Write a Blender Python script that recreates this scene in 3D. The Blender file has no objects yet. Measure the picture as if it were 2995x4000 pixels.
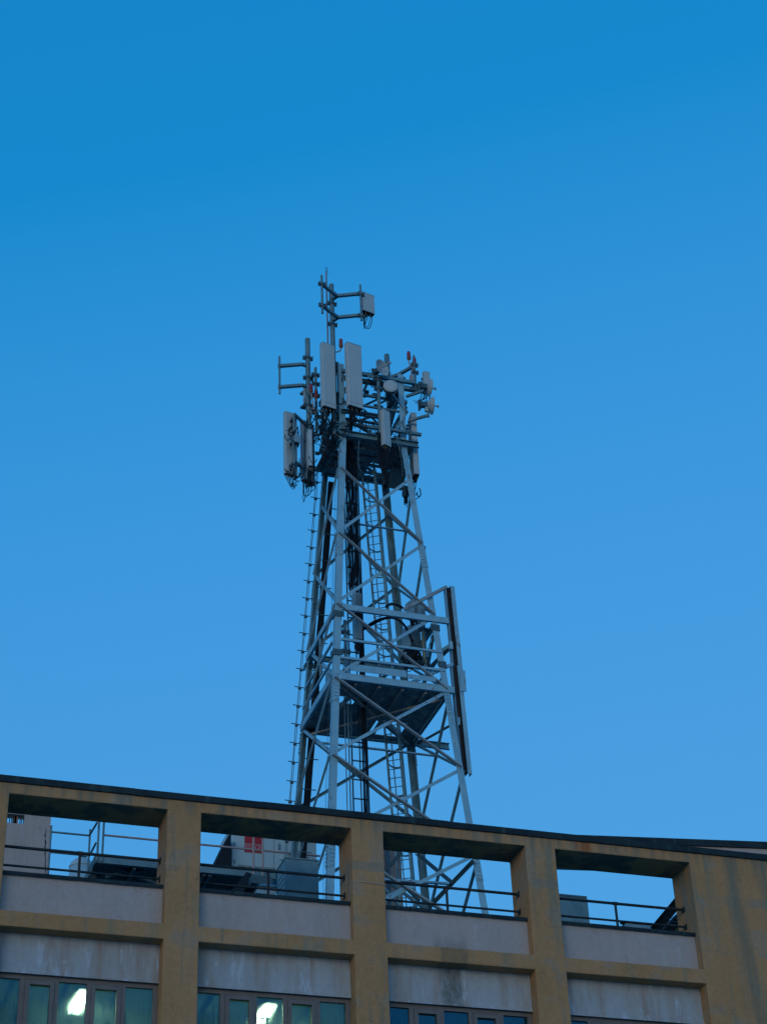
import bpy, math, random
from mathutils import Vector as V, Matrix
R = random.Random(11)
C = bpy.context.scene.collection
H = 1.6
PI = math.pi

# ------------------------------------------------------------------ camera
yaw, pitch, roll, F = .3355, .5967, -.0435, 7282.0
fw = V((math.sin(yaw)*math.cos(pitch), math.cos(yaw)*math.cos(pitch), math.sin(pitch)))
r0 = V((math.cos(yaw), -math.sin(yaw), 0)); u0 = r0.cross(fw)
rt = r0*math.cos(roll) + u0*math.sin(roll); up = u0*math.cos(roll) - r0*math.sin(roll)
def ray(px, py): return fw*F + rt*(px-1497.5) - up*(py-2000)
def P(px, py, Y):
    d = ray(px, py); p = d*(Y/d.y); return V((p.x, p.y, p.z+H))
def PZ(px, py, z):
    d = ray(px, py); p = d*((z-H)/d.z); return V((p.x, p.y, p.z+H))
def ZA(x, Y, py):
    k = up + fw*((py-2000)/F); return -(k.x*x+k.y*Y)/k.z + H
cam_d = bpy.data.cameras.new('camera'); cam = bpy.data.objects.new('camera', cam_d); C.objects.link(cam)
m = Matrix.Identity(4)
for i in range(3): m[i][0] = rt[i]; m[i][1] = up[i]; m[i][2] = -fw[i]
m[2][3] = H; cam.matrix_world = m
cam_d.sensor_fit = 'VERTICAL'; cam_d.sensor_height = 24; cam_d.lens = F/4000*24
cam_d.clip_start = .1; cam_d.clip_end = 5000
bpy.context.scene.camera = cam

# ------------------------------------------------------------------ materials
def mat(name, col, rough=.6, metal=0, build=None, spec=.4):
    m = bpy.data.materials.new(name); m.use_nodes = True; nt = m.node_tree
    b = nt.nodes['Principled BSDF']
    b.inputs['Base Color'].default_value = (*col, 1); b.inputs['Roughness'].default_value = rough
    b.inputs['Metallic'].default_value = metal; b.inputs['Specular IOR Level'].default_value = spec
    if build: build(nt, b)
    return m
class N:
    def __init__(s, nt): s.nt = nt; s.tc = None
    def new(s, t, **k):
        n = s.nt.nodes.new(t)
        for a, v in k.items(): setattr(n, a, v)
        return n
    def link(s, a, b): s.nt.links.new(a, b)
    def coord(s, scale=(1,1,1), rnd=True):
        g = s.new('ShaderNodeTexCoord'); mp = s.new('ShaderNodeMapping')
        mp.inputs['Scale'].default_value = scale
        s.link(g.outputs['Object'], mp.inputs[0])
        if rnd:
            oi = s.new('ShaderNodeObjectInfo'); mu = s.new('ShaderNodeMath', operation='MULTIPLY'); mu.inputs[1].default_value = 37.
            s.link(oi.outputs['Random'], mu.inputs[0]); cb = s.new('ShaderNodeCombineXYZ')
            s.link(mu.outputs[0], cb.inputs[0]); s.link(mu.outputs[0], cb.inputs[1]); s.link(cb.outputs[0], mp.inputs['Location'])
        return mp.outputs[0]
    def noise(s, co, scale=5, detail=5, rough=.55, dist=0):
        n = s.new('ShaderNodeTexNoise'); n.inputs['Scale'].default_value = scale; n.inputs['Detail'].default_value = detail
        n.inputs['Roughness'].default_value = rough; n.inputs['Distortion'].default_value = dist
        s.link(co, n.inputs['Vector']); return n.outputs['Fac']
    def ramp(s, f, stops):
        n = s.new('ShaderNodeValToRGB'); e = n.color_ramp.elements
        while len(e) < len(stops): e.new(.5)
        for i, (p, c) in enumerate(stops):
            e[i].position = p; e[i].color = (*c, 1) if isinstance(c, tuple) else (c, c, c, 1)
        s.link(f, n.inputs[0]); return n.outputs[0]
    def mix(s, f, a, b, blend='MIX'):
        n = s.new('ShaderNodeMix', data_type='RGBA', blend_type=blend)
        for sock, v in ((n.inputs[0], f), (n.inputs[6], a), (n.inputs[7], b)):
            if isinstance(v, (int, float)): sock.default_value = v
            elif isinstance(v, tuple): sock.default_value = (*v, 1)
            else: s.link(v, sock)
        return n.outputs[2]
    def math(s, op, a, b=None, clamp=False):
        n = s.new('ShaderNodeMath', operation=op, use_clamp=clamp)
        for i, v in enumerate((a, b)):
            if v is None: continue
            if isinstance(v, (int, float)): n.inputs[i].default_value = v
            else: s.link(v, n.inputs[i])
        return n.outputs[0]
    def bump(s, f, b, strength=.3, dist=.01):
        n = s.new('ShaderNodeBump'); n.inputs['Strength'].default_value = strength; n.inputs['Distance'].default_value = dist
        s.link(f, n.inputs['Height']); s.link(n.outputs[0], b.inputs['Normal'])

def steel(c1, c2, worn, wornlim, rust=.72):
    def f(nt, b):
        n = N(nt); co = n.coord((1, 1, 1)); cs = n.coord((2.2, 2.2, .7))
        base = n.mix(n.ramp(n.noise(co, 2.3, 6), [(.32, 0.), (.68, 1.)]), c1, c2)
        w = n.ramp(n.noise(cs, 3.1, 8, .62, .6), [(wornlim, 0.), (wornlim+.03, 1.)])
        base = n.mix(w, base, worn)
        rr = n.ramp(n.noise(co, 6.5, 9, .7), [(rust-.06, 0.), (rust, 1.)])
        base = n.mix(rr, base, (.16, .085, .05))
        sp = n.ramp(n.noise(co, 60, 2), [(.3, .82), (.6, 1.)])
        base = n.mix(1., base, sp, 'MULTIPLY')
        n.link(base, b.inputs['Base Color'])
        n.link(n.ramp(n.noise(co, 9, 4), [(.3, .45), (.7, .75)]), b.inputs['Roughness'])
        n.bump(n.noise(co, 30, 4), b, .15, .004)
    return f
M = {}
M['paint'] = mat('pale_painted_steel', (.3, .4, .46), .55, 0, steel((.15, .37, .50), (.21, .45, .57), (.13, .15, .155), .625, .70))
M['paint2'] = mat('dull_painted_steel', (.2, .3, .36), .6, 0, steel((.085, .22, .275), (.13, .31, .37), (.07, .10, .11), .60, .69))  # darker copy of the pale paint: shade on inner and back members as colour
M['brown'] = mat('primer_brown_steel', (.22, .2, .19), .7, 0, steel((.175, .255, .29), (.22, .32, .37), (.12, .14, .15), .6, .7))  # greyer copy of the paint: bounce light on brace undersides put into the colour
M['galv'] = mat('galvanised_steel', (.13, .2, .24), .55, .05, steel((.07, .17, .22), (.11, .235, .28), (.055, .11, .135), .68, .79))
M['galvd'] = mat('dark_galvanised_steel', (.06, .1, .12), .65, 0, steel((.026, .08, .11), (.045, .115, .15), (.02, .04, .05), .62, .78))
def radome(c1, c2):
    def f(nt, b):
        n = N(nt); co = n.coord(); st = n.coord((9, 9, .5))
        base = n.mix(n.ramp(n.noise(co, 1.2, 4), [(.3, 0.), (.7, 1.)]), c1, c2)
        d = n.ramp(n.noise(st, 1.6, 6), [(.5, 1.), (.75, .9)])
        base = n.mix(1., base, d, 'MULTIPLY')
        spot = n.ramp(n.noise(co, 34, 3), [(.24, .45), (.29, 1.)])
        base = n.mix(1., base, spot, 'MULTIPLY')
        n.link(base, b.inputs['Base Color']); n.bump(n.noise(co, 60, 2), b, .08, .002)
    return f
M['radome'] = mat('radome_plastic', (.4, .45, .48), .5, 0, radome((.29, .40, .43), (.335, .435, .465)))
M['radome2'] = mat('grey_radome_plastic', (.22, .27, .3), .5, 0, radome((.1, .15, .18), (.14, .19, .22)))
M['box'] = mat('equipment_grey', (.27, .31, .33), .45, 0, radome((.15, .29, .35), (.21, .35, .41)))
M['white'] = mat('white_sheet', (.4, .45, .48), .5, 0, radome((.25, .42, .48), (.31, .48, .54)))
M['black'] = mat('black_rubber', (.009, .018, .028), .7, 0, None, .12)
def grimy(nt, b):
    n = N(nt); co = n.coord()
    n.link(n.ramp(n.noise(co, 3, 7, .65), [(.3, (.08, .12, .15)), (.52, (.2, .25, .27)), (.68, (.4, .4, .36))]), b.inputs['Base Color'])
    n.bump(n.noise(co, 14, 5), b, .4, .02)
M['deck'] = mat('dirty_deck_plate', (.03, .03, .03), .8, 0, grimy)
M['copper'] = mat('cable_brass', (.3, .19, .08), .5, .3)
M['red'] = mat('red_lamp_glass', (.2, .003, .014), .25, 0, None, .6)
M['reddk'] = mat('red_oxide', (.20, .06, .045), .6)
M['redbox'] = mat('pinkish_grey_paint', (.27, .25, .26), .6)
M['rod'] = mat('brown_fibreglass', (.2, .13, .12), .55)

def plaster(kind):
    def f(nt, b):
        n = N(nt); co = n.coord((1, 1, 1), False); st = n.coord((1, 1, .13), False); st2 = n.coord((1, 1, .05), False)
        big = n.ramp(n.noise(co, .55, 5, .6), [(.35, 0.), (.65, 1.)])
        fine = n.noise(co, 7, 7, .65)
        if kind == 'ochre':
            base = n.mix(big, (.36, .218, .1), (.405, .262, .14))
            s = n.ramp(n.noise(st, 2.1, 6, .6), [(.52, 0.), (.66, 1.)])
            base = n.mix(n.math('MULTIPLY', s, .7), base, (.185, .205, .155))
            s2 = n.ramp(n.noise(st2, 3.9, 5, .6), [(.6, 0.), (.72, 1.)])
            base = n.mix(n.math('MULTIPLY', s2, .65), base, (.14, .18, .145))
            pt = n.ramp(n.noise(co, 1.1, 3, .5), [(.56, 0.), (.60, 1.)])
            base = n.mix(n.math('MULTIPLY', pt, .4), base, (.22, .24, .2))
            # run-off streaks starting under the coping
            g = n.new('ShaderNodeTexCoord'); sx = n.new('ShaderNodeSeparateXYZ'); n.link(g.outputs['Object'], sx.inputs[0])
            top = n.math('MULTIPLY', n.math('SUBTRACT', sx.outputs[2], 21.05), 1.5)
            ln = n.math('MULTIPLY', n.math('SUBTRACT', n.noise(n.coord((1, 1, .02), False), 5.5, 4), .42), 5.)
            mk = n.math('ADD', top, ln, True)
            mk = n.math('MULTIPLY', mk, n.ramp(fine, [(.3, .4), (.6, 1.)]))
            base = n.mix(n.math('MULTIPLY', mk, .75), base, (.12, .14, .115))
            # long stains on the broad end wall
            ex = n.math('MULTIPLY', n.math('SUBTRACT', sx.outputs[0], 8.3), 1.4, True)
            s3 = n.ramp(n.noise(n.coord((1, 1, .035), False), 2.6, 6, .62, .4), [(.47, 0.), (.6, 1.)])
            base = n.mix(n.math('MULTIPLY', n.math('MULTIPLY', s3, ex), .6), base, (.12, .155, .125))
            # rust drips
            rx = n.math('SUBTRACT', 1., n.math('MULTIPLY', n.math('ABSOLUTE', n.math('SUBTRACT', sx.outputs[0], 4.95)), 2.2), True)
            rz = n.math('MULTIPLY', n.math('SUBTRACT', sx.outputs[2], 20.72), 5., True)
            rr = n.math('MULTIPLY', n.math('MULTIPLY', rx, rz), n.ramp(n.noise(n.coord((1, 1, .12), False), 9, 5), [(.45, 0.), (.58, 1.)]))
            base = n.mix(n.math('MULTIPLY', rr, .95), base, (.3, .09, .02))
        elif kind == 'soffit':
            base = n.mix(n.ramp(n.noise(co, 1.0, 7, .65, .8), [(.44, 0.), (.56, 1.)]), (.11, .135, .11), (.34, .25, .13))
        else:
            base = n.mix(big, (.395, .365, .35), (.35, .35, .345)) if kind != 'lower' else n.mix(big, (.35, .40, .415), (.305, .385, .425))
            s = n.ramp(n.noise(st, 2.6, 6, .62), [(.45, 0.), (.65, 1.)])
            base = n.mix(n.math('MULTIPLY', s, .75 if kind == 'lower' else .25), base, (.27, .235, .2))
            s2 = n.ramp(n.noise(n.coord((1, 1, .22), False), 4.4, 5, .6), [(.58, 0.), (.66, 1.)])
            base = n.mix(n.math('MULTIPLY', s2, .75 if kind == 'lower' else .2), base, (.4, .5, .6))
            if kind == 'lower':
                g = n.new('ShaderNodeTexCoord'); sx = n.new('ShaderNodeSeparateXYZ'); n.link(g.outputs['Object'], sx.inputs[0])
                tp = n.math('MULTIPLY', n.math('SUBTRACT', sx.outputs[2], 17.5), 2.6)
                ln = n.math('MULTIPLY', n.math('SUBTRACT', n.noise(n.coord((1, 1, .3), False), 3.1, 6, .65), .5), 4.)
                mk = n.math('ADD', tp, ln, True)
                base = n.mix(n.math('MULTIPLY', mk, .4), base, (.12, .12, .12))
        g = n.new('ShaderNodeTexCoord'); sx = n.new('ShaderNodeSeparateXYZ'); n.link(g.outputs['Object'], sx.inputs[0])
        if kind in ('lower', 'upper', 'ochre'):
            # the green-black algae run in the third bay
            xc = 1.25
            d = n.math('ABSOLUTE', n.math('ADD', n.math('SUBTRACT', sx.outputs[0], xc), n.math('MULTIPLY', n.math('SUBTRACT', n.noise(st, 5, 5), .5), .35)))
            wd = {'lower': .3, 'upper': .5, 'ochre': .42}[kind]
            a = n.math('MULTIPLY', n.math('SUBTRACT', wd, d), 9., True)
            if kind == 'upper': a = n.math('MULTIPLY', a, n.math('MULTIPLY', n.math('SUBTRACT', 18.42, sx.outputs[2]), 2.6, True))
            if kind == 'ochre': a = n.math('MULTIPLY', a, n.math('MULTIPLY', n.math('SUBTRACT', 18.3, sx.outputs[2]), 8., True))
            a = n.math('MULTIPLY', a, n.ramp(n.noise(n.coord((1, 1, .4), False), 8, 7, .7), [(.3, .35), (.62, 1.)]))
            base = n.mix(n.math('MULTIPLY', a, {'lower': .8, 'upper': .5, 'ochre': .5}[kind]), base, (.075, .095, .08))
        ck = n.math('ABSOLUTE', n.math('SUBTRACT', n.noise(n.coord((1, 1, .7), False), .9, 9, .62, .5), .5))
        ck = n.math('MULTIPLY', n.math('SUBTRACT', .0035, ck), 420., True)
        ck = n.math('MULTIPLY', ck, n.ramp(n.noise(co, .45, 2), [(.5, 0.), (.56, 1.)]))
        if kind != 'soffit': base = n.mix(n.math('MULTIPLY', ck, .6 if kind == 'ochre' else .3), base, (.07, .07, .065))
        if kind == 'ochre':
            for z0_, z1_, st_ in ((19.74, 19.99, .55), (18.42, 18.5, .25)):
                zz = n.math('ADD', sx.outputs[2], n.math('MULTIPLY', n.math('SUBTRACT', n.noise(co, 2.5, 4), .5), .1))
                b1 = n.math('MULTIPLY', n.math('MULTIPLY', n.math('SUBTRACT', zz, z0_), 60., True), n.math('MULTIPLY', n.math('SUBTRACT', z1_, zz), 60., True))
                b1 = n.math('MULTIPLY', b1, n.ramp(n.noise(n.coord((1, 1, .1), False), .8, 2), [(.42, 0.), (.5, 1.)]))
                base = n.mix(n.math('MULTIPLY', b1, st_), base, (.2, .215, .18))
        sc_ = n.ramp(n.noise(co, 2.1, 7, .7, .8), [(.66, 0.), (.675, 1.)])
        if kind in ('ochre', 'lower'): base = n.mix(n.math('MULTIPLY', sc_, .35), base, (.42, .38, .3) if kind == 'ochre' else (.52, .56, .58))
        base = n.mix(1., base, n.ramp(fine, [(.25, .78 if kind == 'ochre' else .88), (.7, 1.)]), 'MULTIPLY')
        base = n.mix(1., base, n.ramp(n.noise(co, 45, 3), [(.3, .88), (.6, 1.)]), 'MULTIPLY')
        n.link(base, b.inputs['Base Color'])
        hb = n.math('ADD', n.noise(co, 3, 6, .6), n.math('MULTIPLY', n.noise(co, 40, 4), .4))
        n.bump(hb, b, .35, .02)
    return f
M['ochre'] = mat('ochre_plaster', (.4, .27, .13), .9, 0, plaster('ochre'), .2)
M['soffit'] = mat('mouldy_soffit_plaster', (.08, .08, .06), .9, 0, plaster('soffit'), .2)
M['pale'] = mat('pale_plaster', (.4, .38, .37), .9, 0, plaster('upper'), .2)
M['pale2'] = mat('stained_pale_plaster', (.4, .38, .37), .9, 0, plaster('lower'), .2)
M['pale2'].node_tree.nodes['Principled BSDF'].inputs['Specular IOR Level'].default_value = .3
M['pale3'] = mat('rough_pale_render', (.33, .31, .3), .9, 0, plaster('plain'), .2)
def flash(nt, b):
    n = N(nt); st = n.coord((1, 1, .15), False); co = n.coord((1, 1, 1), False)
    base = n.mix(n.ramp(n.noise(co, 1.3, 5), [(.35, 0.), (.7, 1.)]), (.011, .023, .032), (.019, .042, .05))
    s = n.ramp(n.noise(st, 4, 6), [(.58, 0.), (.7, 1.)])
    base = n.mix(n.math('MULTIPLY', s, .6), base, (.035, .085, .085))
    n.link(base, b.inputs['Base Color']); n.bump(n.noise(co, 5, 4), b, .2, .01)
M['flash'] = mat('dark_copper_flashing', (.04, .06, .07), .8, 0, flash, .12)
M['rail'] = mat('dark_painted_rail', (.03, .05, .06), .5, .2, steel((.008, .02, .029), (.015, .032, .043), (.05, .035, .03), .62, .68))
M['wframe'] = mat('window_frame_paint', (.15, .125, .12), .5, 0, steel((.115, .112, .108), (.145, .14, .135), (.1, .09, .085), .7, .8))
def glass(nt, b):
    n = N(nt); co = n.coord((1, 1, 1), False); nt.nodes.remove(b)
    out = nt.nodes['Material Output']
    tr = n.new('ShaderNodeBsdfTransparent'); tr.inputs[0].default_value = (.52, .86, .84, 1)
    gl = n.new('ShaderNodeBsdfGlossy'); gl.inputs['Roughness'].default_value = .04; gl.inputs['Color'].default_value = (.17, .5, .66, 1)
    df = n.new('ShaderNodeBsdfTranslucent'); df.inputs[0].default_value = (.2, .42, .42, 1)
    d2 = n.new('ShaderNodeBsdfDiffuse'); d2.inputs[0].default_value = (.04, .16, .24, 1)
    bm = n.new('ShaderNodeBump'); bm.inputs['Strength'].default_value = .35; bm.inputs['Distance'].default_value = .01
    n.link(n.noise(co, 2.2, 3), bm.inputs['Height']); n.link(bm.outputs[0], gl.inputs['Normal'])
    fr = n.new('ShaderNodeFresnel'); fr.inputs[0].default_value = 1.6
    rf = n.new('ShaderNodeBsdfRefraction'); rf.inputs['IOR'].default_value = 1.12; rf.inputs['Roughness'].default_value = .7; rf.inputs['Color'].default_value = (.62, .9, .8, 1)
    m0 = n.new('ShaderNodeMixShader'); m0.inputs[0].default_value = .62; n.link(tr.outputs[0], m0.inputs[1]); n.link(rf.outputs[0], m0.inputs[2])
    m1 = n.new('ShaderNodeMixShader'); f = n.math('ADD', fr.outputs[0], .14, True); n.link(f, m1.inputs[0]); n.link(m0.outputs[0], m1.inputs[1]); n.link(gl.outputs[0], m1.inputs[2])
    ad = n.new('ShaderNodeMixShader'); ad.inputs[0].default_value = .5; n.link(df.outputs[0], ad.inputs[1]); n.link(d2.outputs[0], ad.inputs[2])
    g = n.new('ShaderNodeTexCoord'); sx = n.new('ShaderNodeSeparateXYZ'); n.link(g.outputs['Object'], sx.inputs[0])
    # condensation: vertical runs, thicker lower down the pane
    lo = n.math('MULTIPLY', n.math('SUBTRACT', 16.2, sx.outputs[2]), 3.)
    rn = n.math('MULTIPLY', n.math('SUBTRACT', n.noise(n.coord((1, 1, .09), False), 17, 5, .7), .5), 4.)
    sp = n.math('MULTIPLY', n.math('SUBTRACT', n.noise(co, 26, 4, .7), .5), 2.)
    mk = n.math('ADD', n.math('ADD', lo, rn), sp, True)
    mk = n.math('ADD', n.math('MULTIPLY', mk, .62), n.math('MULTIPLY', n.ramp(n.noise(co, 1.4, 5, .6), [(.35, 0.2), (.7, 1.)]), .2))
    m2 = n.new('ShaderNodeMixShader'); n.link(mk, m2.inputs[0]); n.link(m1.outputs[0], m2.inputs[1]); n.link(ad.outputs[0], m2.inputs[2])
    n.link(m2.outputs[0], out.inputs[0])
M['glass'] = mat('misted_window_glass', (.1, .2, .2), .1, 0, glass)
M['room'] = mat('office_paint', (.42, .52, .36), .8)
def em(nt, b):
    b.inputs['Emission Color'].default_value = (.86, 1, .68, 1); b.inputs['Emission Strength'].default_value = EM
EM = 14.0
M['tube'] = mat('lit_fluorescent', (.8, .8, .8), .5, 0, em)
M['corr'] = mat('corrugated_sheet', (.06, .085, .1), .6, .1, steel((.05, .08, .095), (.075, .11, .125), (.04, .05, .05), .62, .74))
def asph(nt, b):
    n = N(nt); co = n.coord((1, 1, 1), False)
    n.link(n.ramp(n.noise(co, 1.5, 8), [(.3, (.26, .25, .24)), (.7, (.34, .33, .315))]), b.inputs['Base Color'])
M['ground'] = mat('paved_ground', (.2, .2, .2), .9, 0, asph)
M['letter'] = mat('white_lettering', (.42, .38, .45), .5)
M['sign'] = mat('red_sticker', (.30, .014, .03), .5)
M['roof'] = mat('roof_membrane', (.1, .105, .11), .9)

# ------------------------------------------------------------------ mesh builder
class MB:
    def __init__(s): s.v = []; s.f = []; s.m = []; s.sm = []
    def add(s, vs, fs, mi=0, smooth=False):
        o = len(s.v); s.v += [V(p) for p in vs]
        for f in fs: s.f.append([o+i for i in f]); s.m.append(mi); s.sm.append(smooth)
        return s
    def hexa(s, b4, t4, mi=0):
        return s.add(list(b4)+list(t4), [(3,2,1,0),(4,5,6,7),(0,1,5,4),(1,2,6,5),(2,3,7,6),(3,0,4,7)], mi)
    def box(s, x0, x1, y0, y1, z0, z1, mi=0):
        return s.hexa([(x0,y0,z0),(x1,y0,z0),(x1,y1,z0),(x0,y1,z0)], [(x0,y0,z1),(x1,y0,z1),(x1,y1,z1),(x0,y1,z1)], mi)
    def obox(s, c, a, b, d, mi=0):      # centre and three half vectors
        c = V(c); a = V(a); b = V(b); d = V(d)
        return s.hexa([c-a-b-d, c+a-b-d, c+a+b-d, c-a+b-d], [c-a-b+d, c+a-b+d, c+a+b+d, c-a+b+d], mi)
    def prism(s, p0, p1, prof, q, n, mi=0):   # profile (a,b) in the q,n directions
        p0 = V(p0); p1 = V(p1); k = len(prof)
        vs = [p0+q*a+n*b for a, b in prof] + [p1+q*a+n*b for a, b in prof]
        fs = [(i, (i+1) % k, k+(i+1) % k, k+i) for i in range(k)]
        return s.add(vs, fs+[tuple(range(k-1, -1, -1)), tuple(range(k, 2*k))], mi)
    def angle(s, p0, p1, n, w=.1, wo=.08, t=.012, out=1, low=True, off=0, mi=0):
        p0 = V(p0); p1 = V(p1); d = (p1-p0).normalized(); n = V(n).normalized()
        q = n.cross(d).normalized()
        if q.z < 0: q = -q
        n2 = d.cross(q).normalized()
        if n2.dot(n) < 0: n2 = -n2
        e = -w/2; o = off
        if not low: q = -q
        prof = [(e, o), (w/2, o), (w/2, o+t*out), (e+t, o+t*out), (e+t, o+wo*out), (e, o+wo*out)]
        return s.prism(p0, p1, prof, q, n2, mi)
    def chan(s, p0, p1, n, w=.2, wo=.09, t=.014, off=0, mi=0):   # C channel, flanges towards n
        p0 = V(p0); p1 = V(p1); d = (p1-p0).normalized(); n = V(n).normalized(); q = n.cross(d).normalized()
        if q.z < 0: q = -q
        n2 = d.cross(q).normalized()
        if n2.dot(n) < 0: n2 = -n2
        a = w/2
        prof = [(-a, off), (a, off), (a, off+wo), (a-t, off+wo), (a-t, off+t), (-a+t, off+t), (-a+t, off+wo), (-a, off+wo)]
        return s.prism(p0, p1, prof, q, n2, mi)
    def bar(s, p0, p1, w, h, n=(0,0,1), mi=0):
        p0 = V(p0); p1 = V(p1); d = (p1-p0).normalized(); n = V(n)
        q = n.cross(d)
        if q.length < 1e-4: q = V((1,0,0)).cross(d)
        q.normalize(); n2 = d.cross(q).normalized()
        return s.prism(p0, p1, [(-w/2,-h/2),(w/2,-h/2),(w/2,h/2),(-w/2,h/2)], q, n2, mi)
    def tube(s, pts, r, k=8, mi=0, cap=True, open_end=False):
        pts = [V(p) for p in pts]; vs = []; fs = []; n = len(pts)
        d = (pts[1]-pts[0]).normalized(); a = d.orthogonal().normalized()
        for i, p in enumerate(pts):
            if 0 < i < n-1: d = ((pts[i+1]-p).normalized()+(p-pts[i-1]).normalized())
            elif i == n-1: d = p-pts[i-1]
            else: d = pts[1]-p
            if d.length < 1e-9: d = V((0,0,1))
            d.normalize(); a = (a-d*a.dot(d)).normalized(); b = d.cross(a)
            rr = r[i] if isinstance(r, (list, tuple)) else r
            for j in range(k):
                t = 2*PI*j/k; vs.append(p+a*(math.cos(t)*rr)+b*(math.sin(t)*rr))
        for i in range(n-1):
            for j in range(k): fs.append((i*k+j, i*k+(j+1) % k, (i+1)*k+(j+1) % k, (i+1)*k+j))
        s.add(vs, fs, mi, True)
        if cap:
            s.add(vs[:k], [tuple(range(k-1,-1,-1))], mi); s.add(vs[-k:], [tuple(range(k))], mi)
        return s
    def lathe(s, o, ax, prof, k=20, mi=0):
        o = V(o); ax = V(ax).normalized(); a = ax.orthogonal().normalized(); b = ax.cross(a); vs = []; fs = []
        for r, h in prof:
            for j in range(k):
                t = 2*PI*j/k; vs.append(o+ax*h+a*(math.cos(t)*max(r,1e-4))+b*(math.sin(t)*max(r,1e-4)))
        for i in range(len(prof)-1):
            for j in range(k): fs.append((i*k+j, i*k+(j+1) % k, (i+1)*k+(j+1) % k, (i+1)*k+j))
        return s.add(vs, fs, mi, True)
    def build(s, name, mats, parent=None, origin=None, bevel=0, seg=1):
        if not isinstance(mats, (list, tuple)): mats = [mats]
        if parent is not None: o0 = worg(parent)
        else: o0 = V(origin) if origin is not None else V((0,0,0))
        me = bpy.data.meshes.new(name); me.from_pydata([p-o0 for p in s.v], [], s.f)
        for mt in mats: me.materials.append(M[mt])
        for p, mi, sm in zip(me.polygons, s.m, s.sm): p.material_index = mi; p.use_smooth = sm
        me.update(); o = bpy.data.objects.new(name, me); C.objects.link(o)
        if parent is not None: o.parent = parent
        else: o.location = o0
        ORG[o] = o0
        if bevel:
            b = o.modifiers.new('bevel', 'BEVEL'); b.width = bevel; b.segments = seg; b.limit_method = 'ANGLE'; b.angle_limit = .7
        return o
ORG = {}
def worg(o): return ORG[o]
def tag(o, label=None, cat=None, group=None, kind=None):
    if label: o['label'] = label
    if cat: o['category'] = cat
    if group: o['group'] = group
    if kind: o['kind'] = kind
    return o
def thing(name, loc, label, cat, group=None):
    o = bpy.data.objects.new(name, None); C.objects.link(o); o.location = loc; o.empty_display_size = .2
    ORG[o] = V(loc); return tag(o, label, cat, group)
def place_copy(root, loc, label, group=None, rz=None):
    r = root.copy(); C.objects.link(r); r.location = loc; r['label'] = label
    if rz is not None: r.rotation_euler = (0, 0, rz)
    for ch in list(root.children):
        c = ch.copy(); C.objects.link(c); c.parent = r
        for g in list(ch.children):
            d = g.copy(); C.objects.link(d); d.parent = c
    return r
def curve(a, b, sag, n=10, side=V((0,0,0))):
    a = V(a); b = V(b); out = []
    for i in range(n+1):
        t = i/n; out.append(a.lerp(b, t) + V((0,0,-sag))*4*t*(1-t) + side*math.sin(t*PI))
    return out
def bez(ps, n=12):
    ps = [V(p) for p in ps]; out = []
    for i in range(n+1):
        t = i/n; q = list(ps)
        while len(q) > 1: q = [q[j].lerp(q[j+1], t) for j in range(len(q)-1)]
        out.append(q[0])
    return out

# ------------------------------------------------------------------ world and sun
SUNROT = 215
def world():
    w = bpy.data.worlds.new('World'); bpy.context.scene.world = w; w.use_nodes = True; nt = w.node_tree; n = N(nt)
    bg = nt.nodes['Background']
    sk = n.new('ShaderNodeTexSky', sky_type='NISHITA', sun_disc=False)
    sk.sun_elevation = math.radians(3); sk.sun_rotation = math.radians(SUNROT); sk.ozone_density = 3; sk.dust_density = 1
    sp = n.new('ShaderNodeSeparateColor'); n.link(sk.outputs[0], sp.inputs[0])
    cb = n.new('ShaderNodeCombineColor')
    Q = BG*2**EXP
    x = sp.outputs[0]
    t1 = n.math('SUBTRACT', 1., n.math('EXPONENT', n.math('DIVIDE', n.math('SUBTRACT', .178, x), .1)), True)
    t2 = n.math('MINIMUM', n.math('MULTIPLY', n.math('MAXIMUM', n.math('SUBTRACT', x, .62), 0.), .7), WR)
    n.link(n.math('DIVIDE', n.math('ADD', n.math('ADD', n.math('MULTIPLY', t1, .075), .0085), t2), Q), cb.inputs[0])
    for i, (k, p, ref) in ((1, (.392, .453, 1.253)), (2, (.775, .30, 2.04))):
        n.link(n.math('ADD', n.math('MULTIPLY', n.math('POWER', n.math('DIVIDE', sp.outputs[i], ref), p), k/Q), n.math('ADD', n.math('MULTIPLY', t2, (0, .57, .42)[i]/Q), n.math('MULTIPLY', n.math('MULTIPLY', t1, n.math('SUBTRACT', 1., t1)), (0, .095, .19)[i]/Q))), cb.inputs[i])
    n.link(cb.outputs[0], bg.inputs[0]); bg.inputs[1].default_value = BG
BG, EXP, WR = .15, 1.0, 1.8
world()
sl = bpy.data.lights.new('sun', 'SUN'); sl.energy = .12; sl.angle = math.radians(25); sl.color = (1, .72, .5)
so = bpy.data.objects.new('sun', sl); C.objects.link(so)
so.rotation_euler = V((math.sin(math.radians(35)), math.cos(math.radians(35)), -math.sin(math.radians(3)))).to_track_quat('-Z', 'Y').to_euler()
vs = bpy.context.scene.view_settings; vs.view_transform = 'Standard'; vs.look = 'None'; vs.exposure = EXP; vs.gamma = 1

# ------------------------------------------------------------------ ground
g = MB().add([(-1500,-1500,0),(1500,-1500,0),(1500,1500,0),(-1500,1500,0)], [(0,1,2,3)]).build('ground', 'ground'); tag(g, kind='structure')

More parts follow.
